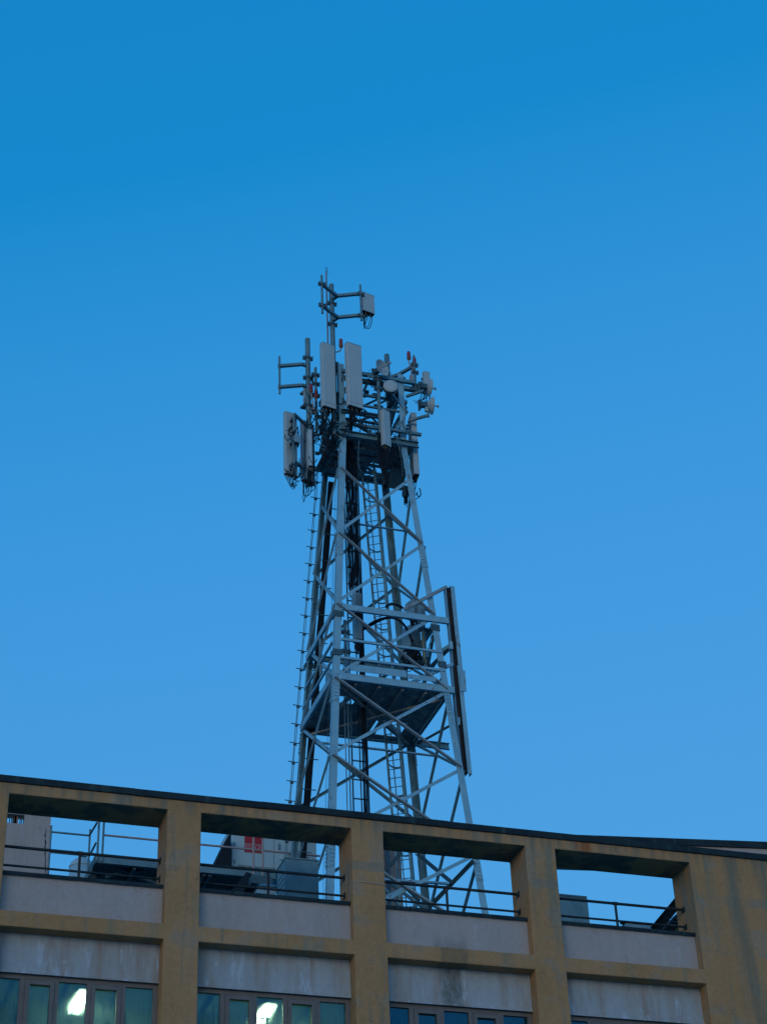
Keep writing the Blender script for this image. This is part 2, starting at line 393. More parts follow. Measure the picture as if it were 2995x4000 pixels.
# ------------------------------------------------------------------ the building
X0, BP, PW, YF, DP = 4.4732, 4.5511, .8145, 40.0, 1.0837
ZT, ZL = 19.2314+H, 16.0124+H
def edge(k): return X0 + (k//2)*BP + (0 if k % 2 == 0 else BP-PW)
ZK = ZA(edge(2), YF, 3618)
ZS = ZA(edge(6)+1.9, YF+.22, 3622)
ZR = ZA(edge(2), YF, 3136); ZRT = ZA(edge(2), YF, 3109)
YW = YF+.42
ZH = ZA(edge(2), YW, 3853)
ZF = 17.0                                       # roof terrace level
bld = thing('office_building', (14, YF, 0), 'ochre and pale plaster building with open bays in its roof screen', 'building')
xs = [-5.0]
for k in range(-2, 8): xs.append(edge(k))
xs.append(edge(7)+6.5)
zs = [0, 1.0, 3.2, ZF-14+.55, ZL-8.0, ZL-7.4, ZL-4.3, ZL-3.7, ZL, ZK, ZS-.02, ZT, ZR+.02]
zs = [0, ZL-3.9, ZL-3.3, ZL, ZK, ZT, ZR+.02]
def solid(i, j):
    if i < 0 or j < 0 or i >= len(xs)-1 or j >= len(zs)-1: return False
    if i % 2 == 0 or i == len(xs)-2: return True     # pillars
    return j in (0, 1, 3, 5) and not (j == 0 and False)
fm = MB()
y0, y1 = YF, YF+DP
for i in range(len(xs)-1):
    for j in range(len(zs)-1):
        if not solid(i, j): continue
        a, b_, c, d = xs[i], xs[i+1], zs[j], zs[j+1]
        fm.add([(a,y0,c),(b_,y0,c),(b_,y0,d),(a,y0,d)], [(0,1,2,3)])
        fm.add([(a,y1,c),(b_,y1,c),(b_,y1,d),(a,y1,d)], [(3,2,1,0)])
        if not solid(i-1, j): fm.add([(a,y0,c),(a,y1,c),(a,y1,d),(a,y0,d)], [(3,2,1,0)])
        if not solid(i+1, j): fm.add([(b_,y0,c),(b_,y1,c),(b_,y1,d),(b_,y0,d)], [(0,1,2,3)])
        if not solid(i, j+1): fm.add([(a,y0,d),(b_,y0,d),(b_,y1,d),(a,y1,d)], [(0,1,2,3)])
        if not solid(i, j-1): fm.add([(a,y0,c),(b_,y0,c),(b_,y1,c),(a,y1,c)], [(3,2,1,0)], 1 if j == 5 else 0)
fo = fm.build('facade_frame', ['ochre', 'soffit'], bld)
import bmesh
bm = bmesh.new(); bm.from_mesh(fo.data); bmesh.ops.remove_doubles(bm, verts=bm.verts, dist=1e-4); bm.to_mesh(fo.data); bm.free()
bv = fo.modifiers.new('bevel', 'BEVEL'); bv.width = .022; bv.segments = 2; bv.limit_method = 'ANGLE'; bv.angle_limit = .8
# parapet panels, lower wall panels, sills and window bands, bay by bay
bays = [(edge(k), edge(k+1)) for k in range(-2, 8, 2)]
e = .004
def XW(px): return P(px, 3920, YW).x
for bi, (a, b_) in enumerate(bays):
    MB().box(a+e, b_-e, YF+.27, YF+DP-.05, ZK+.002, ZS-.03).build('parapet_panel', 'pale', bld)
    sm = MB()
    # folded metal sill, slightly wavy drip edge
    n = 24; pts = []
    for i in range(n+1):
        x = a+e+(b_-a-2*e)*i/n; w = R.uniform(-.006, .006)
        pts.append((x, w))
    for i in range(n):
        (xa, wa), (xb, wb) = pts[i], pts[i+1]
        sm.hexa([(xa,YF+.2,ZS-.075+wa),(xb,YF+.2,ZS-.075+wb),(xb,YF+.212,ZS-.075+wb),(xa,YF+.212,ZS-.075+wa)],
                [(xa,YF+.2,ZS+.004),(xb,YF+.2,ZS+.004),(xb,YF+.212,ZS+.004),(xa,YF+.212,ZS+.004)])
    sm.box(a+e, b_-e, YF+.213, YF+DP+.02, ZS-.028, ZS+.004)
    sm.build('parapet_sill', 'flash', bld)
    MB().box(a+e, b_-e, YF+.38, YF+DP-.06, ZH, ZL+.001).build('wall_panel', 'pale2', bld)
    MB().box(a+e, b_-e, YF+.345, YF+.3795, ZH-.02, ZH+.035).build('drip_ledge', 'pale2', bld)
    # window band: mullions and sashes, five panes
    ZB = ZL-3.3; fr = MB(); fy0, fy1 = YW+.02, YW+.12
    s = (b_-a)/3.7366
    zt = ZH-.02
    sw = [0, .065, .62, .74, .84, 1.30, 1.39, 1.49, 2.11, 2.22, 2.31, 2.79, 2.89, 2.99, 3.62, 3.7366]
    sw = [a+v*s for v in sw]
    fr.box(a+e, b_-e, fy0, fy1, zt-.10, zt); fr.box(a+e, b_-e, fy0, fy1, ZB, ZB+.08)
    for q in (0, 2, 5.5, 8, 10.5, 13.5):
        pass
    def vb(x0, x1, dy=0): fr.box(x0, x1, fy0-dy, fy1, ZB+.08, zt-.1)
    vb(sw[0]+e, sw[1]); vb(sw[14], sw[15]-e)
    for (q0, q1) in ((2, 3), (6, 7), (8, 9), (12, 13)): vb(sw[q0]+.0, sw[q1])
    for (q0, q1, q2, q3) in ((3, 4, 5, 6), (9, 10, 11, 12)):
        x0, x1, x2, x3 = sw[q0]+.002, sw[q1], sw[q2], sw[q3]-.002; d = .03
        fr.box(x0, x1, fy0-d, fy1-.03, ZB+.1, zt-.115); fr.box(x2, x3, fy0-d, fy1-.03, ZB+.1, zt-.115)
        fr.box(x1+.001, x2-.001, fy0-d, fy1-.03, zt-.21, zt-.115); fr.box(x1+.001, x2-.001, fy0-d, fy1-.03, ZB+.1, ZB+.19)
    win = fr.build('window', 'wframe', bld)
    for (x0, x1, zz) in ((sw[1], sw[2], zt-.1), (sw[4], sw[5], zt-.21), (sw[7], sw[8], zt-.1), (sw[10], sw[11], zt-.21), (sw[13], sw[14], zt-.1)):
        MB().add([(x0, YW+.07, ZB+.08), (x1, YW+.07, ZB+.08), (x1, YW+.07, zz), (x0, YW+.07, zz)], [(0,1,2,3)]).build('pane', 'glass', win)
# office rooms behind the windows
ZC = ZH-.02
rm = MB(); xa, xb = edge(-2)-.3, edge(7)+.3
def inq(pts): rm.add(pts, [(0,1,2,3)])
inq([(xa,YW+.13,ZC+.003),(xb,YW+.13,ZC+.003),(xb,YW+6,ZC+.003),(xa,YW+6,ZC+.003)])
inq([(xa,YW+6,ZL-3.9),(xb,YW+6,ZL-3.9),(xb,YW+6,ZC),(xa,YW+6,ZC)])
inq([(xa,YW+.13,ZL-3.9),(xb,YW+.13,ZL-3.9),(xb,YW+6,ZL-3.9),(xa,YW+6,ZL-3.9)])
for k in range(-2, 9, 2):
    x = edge(k)-PW/2
    rm.box(x-.05, x+.05, YF+DP+.01, YW+5.99, ZL-3.89, ZC)
rm.build('office_interior', 'room', bld)
# things inside the rooms: ceiling ducts, shelving, plants by the glass
for bi, (a, b_) in enumerate(bays):
    t = thing('ceiling_duct', ((a+b_)/2, YW+2, ZC-.2), ('beyond the left edge', 'grey ceiling duct behind the lower left window', 'grey ceiling duct behind the window of the second bay', 'grey ceiling duct behind the window under the tower', 'grey ceiling duct behind the rightmost window')[bi] if bi else 'grey ceiling duct behind the window beyond the left edge', 'duct')
    MB().box(a+.3, b_-.2, YW+2.6, YW+3.0, ZC-.32, ZC-.02).build('duct', 'galv', t)
    for k in range(3): MB().box(a+.5+k*1.2, a+.56+k*1.2, YW+.2, YW+2.59, ZC-.09, ZC-.01).build('ceiling_strip', 'galvd', t)
for (y_, xs2, lab) in ((3962, (835, 855, 937, 958, 1020, 1042), 'dark pegged rack silhouetted behind the window of the second bay'), (3966, (282, 330, 390, 400), 'dark pegged rack silhouetted behind the lower left window')):
    Yk = YW+.32; c_ = P(xs2[2], y_, Yk)
    t = thing('pegged_rack', (c_.x, Yk, ZL-3.3), lab, 'rack')
    MB().bar(P(xs2[0]-40, y_, Yk), V((P(xs2[-1]+8, y_, Yk).x, Yk, P(xs2[0]-40, y_, Yk).z)), .03, .03).build('rail', 'galvd', t)
    z_ = P(xs2[0]-40, y_, Yk).z
    for q, px in enumerate(xs2):
        x = P(px, y_, Yk).x; MB().box(x-.014, x+.014, Yk-.012, Yk+.012, z_-.25, z_+(.12, .2, .1, .16, .17, .3)[q]).build('peg', 'galvd', t)
    for x in (P(xs2[0], y_, Yk).x, P(xs2[-1], y_, Yk).x): MB().box(x-.02, x+.02, Yk+.03, Yk+.06, ZL-3.89, z_).build('leg', 'galvd', t)
# roof slab and body behind
MB().box(-5, edge(7)+6.5, YF+DP+.02, 62, ZF-.3, ZF).build('roof_slab', 'roof', bld)
MB().box(-5, edge(7)+6.5, YW+6.1, 62, 0, ZF-.31).build('building_body', 'pale3', bld)
# coping along the roof screen, in overlapping lengths
cp = MB(); lens = [-5.2, 1.0, 2.5] + [P(px, 3200, YF).x for px in (520, 640, 1020, 1745, 2310)] + [edge(7)+2.4, edge(7)+6.7]
for i in range(len(lens)-1):
    xa_, xb_ = lens[i], lens[i+1]; o = .006*(i % 2); w = .004*(i % 3)
    cp.hexa([(xa_,YF-.05-o,ZR+w),(xb_+.03,YF-.05-o,ZR+w),(xb_+.03,YF+DP+.05,ZR+w),(xa_,YF+DP+.05,ZR+w)],
            [(xa_,YF-.05-o,ZRT-.01+w),(xb_+.03,YF-.05-o,ZRT-.01+w),(xb_+.03,YF+DP+.05,ZRT+.02+w),(xa_,YF+DP+.05,ZRT+.02+w)])
cp.build('roof_coping', 'flash', bld, bevel=.012)
# cable scar running across the second pillar
xs_, xe_ = edge(3), edge(4)
zc = ZA(xs_, YF, 3443)
MB().tube([(xs_-.006, YF+.42, zc-.42), (xs_-.006, YF+.2, zc-.2), (xs_-.012, YF-.004, zc), (xs_+.3, YF-.012, zc+.01), (xe_+.02, YF-.01, zc-.02)], .012, 6).build('wall_cable', 'pale3', bld)

# railings in the four openings
names = {1: 'dark two-bar railing in the first opening from the left, before the pale stair block', 2: 'dark two-bar railing in the second opening, before the grey cabinet',
         3: 'dark two-bar railing in the opening under the tower legs', 4: 'dark two-bar railing in the rightmost opening', 0: 'dark two-bar railing in the opening beyond the left edge'}
YR = YF+.66
zr1 = ZA(edge(7)-.3, YR, 3551); zr2 = ZA(edge(7)-.3, YR, 3618)
for bi, (a, b_) in enumerate(bays):
    t = thing('railing', ((a+b_)/2, YR, ZS), names[bi], 'railing', 'railings in the roof screen openings')
    for k, (z, r) in enumerate(((zr1, .036), (zr2, .028))):
        MB().tube([(a-.001, YR, z), (b_+.001, YR, z)], r, 12).build('rail', 'rail', t)
        MB().box(b_-.03, b_+.0, YR-.07, YR+.07, z-.07, z+.07).build('wall_plate', 'rail', t, bevel=.008)
    x = a+(b_-a)*.487
    p = MB(); p.tube([(x, YR, ZS), (x, YR, zr1)], .033, 10); p.lathe((x, YR, zr1), (1,0,0), [(.046,-.06),(.046,.06)], 12)
    p.box(x-.06, x+.06, YR-.06, YR+.06, ZS+.004, ZS+.018)
    p.build('post', 'rail', t)

# ------------------------------------------------------------------ lights seen through the windows
yc = YW
for (pa, pb, wpx, lab) in (((352, 3843), (297, 3932), .30, 'lit fluorescent ceiling light behind the lower left window'),
                           ((1075, 3893), (1020, 3975), .28, 'lit fluorescent ceiling light behind the window in the second bay')):
    A_ = PZ(pa[0], pa[1], ZC-.07); x = PZ((pa[0]+pb[0])/2, (pa[1]+pb[1])/2, ZC-.07).x
    ya = YW+.5; yb = ya+1.6
    t = thing('ceiling_light', (x, ya+.8, ZC), lab, 'ceiling light', 'fluorescent lights in the offices')
    MB().box(x-.17, x+.17, ya, yb, ZC-.05, ZC-.005).build('housing', 'white', t)
    MB().box(x-.13, x+.13, ya+.06, yb-.06, ZC-.085, ZC-.051).build('diffuser', 'tube', t)
    for sx_ in (-.15, .15): MB().box(x+sx_-.012, x+sx_+.012, ya+.0, yb, ZC-.11, ZC-.0505).build('reflector', 'white', t)
    for yy in (ya+.02, yb-.02): MB().box(x-.137, x+.137, yy-.015, yy+.015, ZC-.1, ZC-.0505).build('end_plate', 'white', t)

# ------------------------------------------------------------------ tower
TX, TY = 16.1582, 48.0
ZV = 36.35                                   # legs run straight above this height
SG = {'A': (-1,-1), 'B': (1,-1), 'C': (-1,1), 'D': (1,1)}
def half(z):
    zz = min(z-H, ZV); return 1.9695-.0716*(zz-25), 1.9181-.0741*(zz-25)
def leg(l, z, ins=0):
    hx, hy = half(z); a, b_ = SG[l]
    return V((TX + a*(hx-ins) - .0023*(min(z-H, ZV)-25), TY + b_*(hy-ins), z))
NZ = [z+H for z in (35.22, 32.53, 29.78, 27.07, 24.40, 21.65, 18.9, 16.2)]
ZB0 = ZF; ZTOP = 39.6+H
tower = thing('lattice_tower', (TX, TY, ZF), 'tall square steel lattice tower of pale blue-grey angle iron standing on the roof', 'tower')
for l in 'ABCD':
    a, b_ = SG[l]; mb = MB(); w = .2; t_ = .022
    for z0, z1 in ((ZB0, ZV+H), (ZV+H, ZTOP)):
        p0, p1 = leg(l, z0), leg(l, z1)
        prof = [(0,0),(-a*w,0),(-a*w,-b_*t_),(-a*t_,-b_*t_),(-a*t_,-b_*w),(0,-b_*w)]
        if a*b_ < 0: prof = prof[::-1]
        mb.prism(p0, p1, prof, V((1,0,0)), V((0,1,0)))
    # splice plates and bolts
    for k, zc_ in enumerate((NZ[1]-.55, NZ[3]-.5, NZ[5]-.5, NZ[6]-.5)):
        for axis in (0, 1):
            q = V((1,0,0)) if axis == 0 else V((0,1,0)); nn = V((0,b_,0)) if axis == 0 else V((a,0,0)); sgn = -a if axis == 0 else -b_
            c0 = leg(l, zc_-.36); c1 = leg(l, zc_+.36)
            o_ = nn*.002
            mb.hexa([c0+o_, c0+o_+q*sgn*w, c0+o_+q*sgn*w+nn*.014, c0+o_+nn*.014], [c1+o_, c1+o_+q*sgn*w, c1+o_+q*sgn*w+nn*.014, c1+o_+nn*.014])
            for r_ in range(6):
                for cc in (.065, .14):
                    pp = c0.lerp(c1, (r_+.5)/6) + q*sgn*cc + nn*.016
                    mb.lathe(pp, nn, [(.019,0),(.019,.03),(0,.03)], 6)
    for z in NZ:
        for axis in (0, 1):
            q = V((1,0,0)) if axis == 0 else V((0,1,0)); nn = V((0,b_,0)) if axis == 0 else V((a,0,0)); sgn = -a if axis == 0 else -b_
            for dz in (-.1, 0, .1): mb.lathe(leg(l, z+dz)+q*sgn*.1+nn*.001, nn, [(.017,0),(.017,.026),(0,.026)], 6)
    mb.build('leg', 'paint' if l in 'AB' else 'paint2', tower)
faces = {'AB': ('A','B',V((0,-1,0))), 'AC': ('A','C',V((-1,0,0))), 'CD': ('C','D',V((0,1,0))), 'BD': ('B','D',V((1,0,0)))}
for fn, (l0, l1, nrm) in faces.items():
    for i in range(len(NZ)-1):
        zt_, zb_ = NZ[i], NZ[i+1]
        i0 = .05
        def pt(l, o, z):
            p = leg(l, z); q = (leg(o, z)-p).normalized(); return p+q*i0
        front = fn == 'AB'
        # one diagonal bolted outside the legs, the other inside
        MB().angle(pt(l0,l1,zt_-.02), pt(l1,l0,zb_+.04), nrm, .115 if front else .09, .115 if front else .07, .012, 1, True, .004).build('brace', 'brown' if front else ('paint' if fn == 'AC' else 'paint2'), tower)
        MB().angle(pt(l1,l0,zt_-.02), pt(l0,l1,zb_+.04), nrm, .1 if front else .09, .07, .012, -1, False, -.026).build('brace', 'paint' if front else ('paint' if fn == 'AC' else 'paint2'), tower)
        if i == 0: continue
for i in (0, 3, 5):     # ties from face centre to face centre
    z = (NZ[i]+NZ[i+1])/2+.02
    pa, pb = (leg('A',z)+leg('C',z))/2, (leg('B',z)+leg('D',z))/2
    MB().angle(pa+V((.03,0,0)), pb-V((.03,0,0)), V((0,-1,0)), .08, .08, .01).build('tie', 'paint', tower)
# equipment platform: ring beams, guard rails, toe boards, deck
ZD = NZ[3]+.02
def ring(z, w, wo, name, mt, dx=0, faces_=('AB','AC','CD','BD'), off=.0, n_in=True, kind='chan'):
    out = []
    for fn in faces_:
        l0, l1, nrm = faces[fn]; p0, p1 = leg(l0, z), leg(l1, z); d = (p1-p0).normalized()
        ex = dx if fn in ('AB','CD') else 0
        a_, b_ = p0+d*(.205 if fn in ('AB','CD') else .21), p1+d*(ex if ex else (-.02 if fn in ('AB','CD') else -.05))
        mb = MB()
        if kind == 'chan': mb.chan(a_, b_, -nrm, w, wo, .014, -.05)
        else: mb.angle(a_, b_, nrm, w, wo, .01, -1, True, off)
        out.append(mb.build(name, mt, tower))
    return out
yfr = lambda z: TY-half(z)[1]
ZM = ZA(leg('A', NZ[2]).x+.2, yfr(NZ[2]), 2372)
XP1 = P(1752, 2440, yfr(ZM)).x; XP2 = P(1772, 2700, yfr(ZD)).x
ring(ZM, .2, .085, 'ring_beam', 'paint', XP1-leg('B', ZM).x, ('AB',), .028)
ring(ZM-.12, .19, .085, 'ring_beam', 'paint', 0, ('AC',), .028); ring(ZM-.02, .19, .085, 'ring_beam', 'paint2', 0, ('CD','BD'), .028)
ring(ZD, .22, .09, 'deck_beam', 'paint', XP2-leg('B', ZD).x, ('AB',), .028)
ring(ZD, .22, .09, 'deck_beam', 'paint', .0, ('AC',), .028); ring(ZD, .22, .09, 'deck_beam', 'paint2', 1.25, ('CD',), .028); ring(ZD, .22, .09, 'deck_beam', 'paint2', 0, ('BD',), .028)
zg1 = ZA(leg('A', ZD+1.6).x+.2, yfr(ZD+1.6), 2498); zg2 = ZA(leg('A', ZD+.9).x+.2, yfr(ZD+.9), 2569)
ring(zg1, .075, .06, 'guard_rail', 'paint', 0, ('AB','AC'), .03, kind='ang'); ring(zg1, .075, .06, 'guard_rail', 'paint2', 0, ('CD','BD'), .03, kind='ang')
ring(zg2, .075, .06, 'guard_rail', 'paint', 0, ('AB','AC'), .03, kind='ang'); ring(zg2, .075, .06, 'guard_rail', 'paint2', 0, ('CD','BD'), .03, kind='ang')
p0 = P(1370, 2632, yfr(ZD)-.15); x1 = P(1583, 2660, yfr(ZD)).x; x2 = P(1697, 2670, yfr(ZD)).x
MB().box(p0.x, x1, yfr(ZD)-.135, yfr(ZD)-.12, ZD+.17, ZD+.40).build('toe_board', 'paint', tower)
MB().box(x1+.03, x2, yfr(ZD)-.135, yfr(ZD)-.12, ZD+.14, ZD+.30).build('toe_board', 'paint', tower)
# deck plates on a grid with a ladder hatch and a cable slot
A0, B0, C0, D0 = (leg(l, ZD) for l in 'ABCD')
nx, ny = 14, 14; dk = MB(); z0, z1 = ZD-.05, ZD-.02
def hole(i, j): return (1 <= i <= 3 and 4 <= j <= 5) or (8 <= i <= 11 and 9 <= j <= 12)
for i in range(nx):
    for j in range(ny):
        if hole(i, j): continue
        xa_ = A0.x+.05+(B0.x-A0.x-.1)*i/nx; xb_ = A0.x+.05+(B0.x-A0.x-.1)*(i+1)/nx
        ya_ = A0.y+.05+(C0.y-A0.y-.1)*j/ny; yb_ = A0.y+.05+(C0.y-A0.y-.1)*(j+1)/ny
        dk.box(xa_+.0005, xb_-.0005, ya_+.0005, yb_-.0005, z0+R.uniform(-.004,.004), z1)
for k in range(1, 5):
    x = A0.x+(B0.x-A0.x)*k/5
    if k == 4: dk.box(x-.04, x+.04, A0.y+.1, C0.y-1.6, z0-.12, z0-.006)
    else: dk.box(x-.04, x+.04, A0.y+.1, C0.y-.1, z0-.12, z0-.006)
dk.bar(A0+V((.2,.2,-.2)), D0+V((-.2,-.2,-.2)), .09, .07); dk.bar(B0+V((-.2,.2,-.27)), C0+V((.2,-.2,-.27)), .09, .06)
dk.build('platform_deck', 'deck', tower)
# head platform and frame
ZU = ZV+H+.02
def hring(z, w, wo, name, mt, ext=(0,0), fcs=('AB','AC','CD','BD')):
    for fn in fcs:
        l0, l1, nrm = faces[fn]; p0, p1 = leg(l0, z), leg(l1, z); d = (p1-p0).normalized()
        a_, b_ = p0-d*(ext[0] if fn in ('AB','CD') else -.14), p1+d*(ext[1] if fn in ('AB','CD') else -.14)
        MB().chan(a_, b_, nrm, w, wo, .016, .03).build(name, mt, tower)
zu1 = ZA(leg('B', ZU).x, yfr(ZU), 1738)
hring(zu1, .22, .1, 'head_beam', 'galv', (.0, .38))
A1, B1, C1, D1 = (leg(l, zu1) for l in 'ABCD')
hd = MB(); nx = 10
for i in range(nx):
    for j in range(nx):
        if (6 <= i <= 8 and 5 <= j <= 8) or (i == 1 and j in (3, 4)) : continue
        hd.box(A1.x-.25+(B1.x-A1.x+.5)*i/nx+.0006, A1.x-.25+(B1.x-A1.x+.5)*(i+1)/nx-.0006, A1.y+.05+(C1.y-A1.y)*j/nx, A1.y+.05+(C1.y-A1.y)*(j+1)/nx-.0006, zu1-.04+R.uniform(-.004,.004), zu1-.01)
hd.build('head_deck', 'deck', tower)

# ------------------------------------------------------------------ ladder inside the tower
la = V((-.75,-.8,0)); lb = V((-1.11,-.58,0)); od = V((.52,.85,0))
zl0, zl1 = ZF+.02, ZA(leg('D', 36+H).x-.9, 48.6, 1800)
def lp(o, z): return leg('D', z)+o
ladder = thing('access_ladder', tuple(lp(la, zl0)), 'caged steel ladder climbing inside the tower near its back leg', 'ladder')
for o in (la, lb):
    MB().prism(lp(o, zl0), lp(o, zl1), [(-.035,-.02),(.035,-.02),(.035,.02),(-.035,.02)], (lb-la).normalized(), od).build('rail', 'paint2', ladder)
z = zl0+.2; k = 0
while z < zl1:
    MB().tube([lp(la, z), lp(lb, z)], .014, 6).build('rung', 'galv', ladder); z += .29
z = zl0+1.2; hoops = []
while z < zl1:
    c = (lp(la, z)+lp(lb, z))/2; hw = (lb-la).length/2; u = (lb-la).normalized(); pts = []
    for i in range(15):
        t = PI*i/14; pts.append(c - u*(hw+.12*math.sin(t))*math.cos(t) + od*(.68*math.sin(t)))
    mb = MB()
    for i in range(14): mb.prism(pts[i], pts[i+1], [(-.03,-.005),(.03,-.005),(.03,.005),(-.03,.005)], V((0,0,1)), (pts[i]-c).normalized())
    mb.build('hoop', 'paint2', ladder); hoops.append(pts); z += .95
for i in (2, 5, 9, 12): MB().tube([h[i] for h in hoops], .018, 6).build('cage_strap', 'paint2', ladder)

# ------------------------------------------------------------------ cable tray and feeder cables
YT = 47.6
x0t, x1t = P(1350, 1950, YT).x, P(1398, 1950, YT).x
ztT, ztM, ztB = ZA(x0t, YT, 1790), ZA(x0t, YT, 2310), ZF+.1
tray = thing('cable_tray', (x0t, YT, ztB), 'tall ladder rack carrying black cables up the middle of the tower', 'cable rack')
for x in (x0t-.03, x1t+.03): MB().box(x-.02, x+.02, YT+.02, YT+.06, ztB, ztT).build('side_rail', 'galvd', tray)
z = ztB+.3
while z < ztT:
    mb = MB().box(x0t-.01, x1t+.01, YT+.025, YT+.055, z-.018, z+.018)
    if z > ztM: 
        for q in range(7): mb.box(x0t+.02+q*.055, x0t+.05+q*.055, YT-.05, YT-.03, z-.02, z+.02)
    mb.build('rung', 'galvd', tray); z += .62
n_f = 0
for row in range(2):
    for q in range(9):
        x = x0t+.0+(x1t-x0t)*(q+.5*(row % 2)+.3)/9.2; y = YT-.02-.045*row
        low = (q >= 6) or (q == 4 and row == 0)
        zb_ = ztB if low else ztM+R.uniform(-.3, .3)
        pts = []; nn = 16; top = ztT+R.uniform(-.2, .5)
        for i in range(nn+1):
            zz = zb_+(top-zb_)*i/nn; pts.append((x+R.uniform(-.013,.013), y+R.uniform(-.012,.012), zz))
        tag(MB().tube(pts, .0185, 6).build('feeder_cable', 'black', None, pts[0]),
            'black feeder cable in the bundle up the middle of the tower', 'cable', 'feeder cables in the middle bundle')
# slim conduits beside them
for i, (px, r, mt) in enumerate(((1352, .016, 'galv'), (1365, .02, 'galv'), (1378, .012, 'galvd'))):
    x = P(px, 3000, YT-.3).x
    tag(MB().tube([(x, YT-.3, ZF), (x, YT-.3, ZA(x, YT-.3, 2590))], r, 8).build('conduit_pipe', mt, None, (x, YT-.3, ZF)),
        ('thin grey conduit pipe left of the black cables below the deck', 'thicker grey conduit pipe beside the black cables below the deck', 'dark thin conduit pipe next to the black cables below the deck')[i], 'pipe')
# bundle behind the back left leg
for q in range(12):
    dx = .24+.036*(q % 6)+R.uniform(-.006,.006); dy = -.2-.05*(q//6)
    pts = []
    for i in range(25):
        zz = ZF+.1+(ZV+H-ZF-.4)*i/24; p = leg('C', zz)
        pts.append((p.x+dx*(1.05-.2*i/24)+R.uniform(-.012,.012), p.y+dy+R.uniform(-.01,.01), zz))
    tag(MB().tube(pts, .021, 6).build('leg_cable', 'black', None, pts[0]),
        'black cable in the bundle strapped behind the left leg of the tower', 'cable', 'cables along the left leg')
t = thing('cable_bracket_run', tuple(leg('C', ZF)), 'row of small brackets holding the black cables to the left leg', 'cable bracket')
z = ZF+.6
while z < ZV+H-.4:
    p = leg('C', z); MB().box(p.x+.14, p.x+.56, p.y-.29, p.y-.265, z-.012, z+.012).build('bracket', 'galvd', t); z += 1.0
# climbing line with step bars outside the left leg
cl = thing('climbing_rail', (leg('C', ZF).x-.2, leg('C', ZF).y-.02, ZF), 'thin climbing rail with cross steps outside the left leg', 'climbing rail')
def cp_(z): p = leg('C', z); return V((p.x-.17, p.y-.04, z))
zt_ = ZA(leg('C', 35.8+H).x-.17, 49, 1840)
MB().tube([cp_(ZF)+V((-.015,0,0)), cp_(zt_)+V((-.015,0,0))], .013, 6).build('rod', 'galv', cl)
mb = MB(); pts = []
for i in range(120):
    zz = ZF+(zt_-ZF)*i/119; pts.append(cp_(zz)+V((.022+.012*math.sin(i*.9), .01, 0)))
mb.tube(pts, .009, 5).build('guide_wire', 'galvd', cl)
z = ZF+.4
while z < zt_:
    c = cp_(z); s_ = MB().bar(c+V((-.17,0,.008)), c+V((.15,0,-.008)), .022, .022)
    s_.box(c.x-.05, c.x+.05, c.y-.03, c.y+.03, z-.075, z-.018)
    s_.build('step', 'galvd', cl); z += .635
# thin earth wire beside the front left leg
tag(MB().tube([(leg('A', zz).x-.12+.01*math.sin(zz*3), leg('A', zz).y-.02, zz) for zz in [ZF+i*.5 for i in range(int((ZV+H-ZF)/.5))]], .007, 5).build('earth_wire', 'galvd', None, tuple(leg('A', ZF))),
    'thin earth wire hanging just left of the nearest tower leg', 'wire')

# ------------------------------------------------------------------ outrigger frame on the right
M['rustdk'] = mat('dark_rusty_steel', (.02, .02, .022), .8, 0, steel((.008, .014, .02), (.02, .024, .028), (.04, .03, .028), .58, .7))  # near-black post web: shade of the recess painted in, plus rust flecks
yo = yfr(ZM)
def ipost(px0, py0, px1, py1, Y, w=.2):
    a_ = P(px0, py0, Y); b_ = P(px1, py1, Y); mb = MB(); n_ = V((1,0,0)); d = V((0,1,0)); h = w/2
    # C section: web on the left, flanges running to the right
    prof = [(-.02,-.11),(0,-.11),(0,.09),(.0,.11),(-.02,.11)]
    mb.prism(b_, a_, [(.0,-.02),(.13,-.02),(.13,0),(.0,0)], n_, d)
    mb.prism(b_, a_, [(-.15,.10),(-.002,.10),(-.002,.115),(-.15,.115)], n_, d, 1)
    mb.prism(b_, a_, [(-.012,.0),(.0,.0),(.0,.2),(-.012,.2)], n_, d, 1)
    mb.prism(b_, a_, [(-.165,-.0),(-.15,-.0),(-.15,.2),(-.165,.2)], n_, d, 0)
    mb.prism(b_, a_, [(.118,.0),(.13,.0),(.13,.2),(.118,.2)], n_, d, 0)
    return mb, a_+V((.15,0,0)), b_
of = thing('outrigger_frame', tuple(P(1800, 2700, yo)), 'steel side frame of upright posts and struts on the right of the tower', 'support frame')
mb, a1, b1 = ipost(1758, 2290, 1792, 2632, yo-.02); mb.build('post', ['paint', 'rustdk'], of)
mb, a2, b2 = ipost(1784, 2600, 1826, 3022, yo-.12); mb.build('post', ['paint', 'rustdk'], of)
MB().box(P(1786, 2628, yo).x, P(1805, 2628, yo).x+.02, yo-.19, yo-.175, ZA(a2.x, yo, 2712), ZA(a2.x, yo, 2630)).build('splice_plate', 'paint', of)
def strut(p0, p1, Y0, Y1, mt='paint', w=.1, nm='strut'):
    a_ = P(*p0, Y0); b_ = P(*p1, Y1); MB().angle(a_, b_, V((0,-1,0)), w, .08, .012, -1, True).build(nm, mt, of)
strut((1575, 2380), (1745, 2290), yo-.03, yo-.03, 'brown', .1)
strut((1600, 2668), (1768, 2592), yo-.05, yo-.1, 'paint', .1)
strut((1672, 2612), (1766, 2518), 49.5, yo+.1, 'galvd', .1)
strut((1622, 2906), (1785, 2815), 49.6, yo+.1, 'galvd', .1)
strut((1724, 2540), (1762, 2516), yo, yo-.02, 'paint2', .09)
MB().box(P(1752, 2530, yo).x, P(1764, 2530, yo).x, yo-.1, yo+.02, ZA(XP1, yo, 2540), ZA(XP1, yo, 2512)).build('lug', 'paint', of)
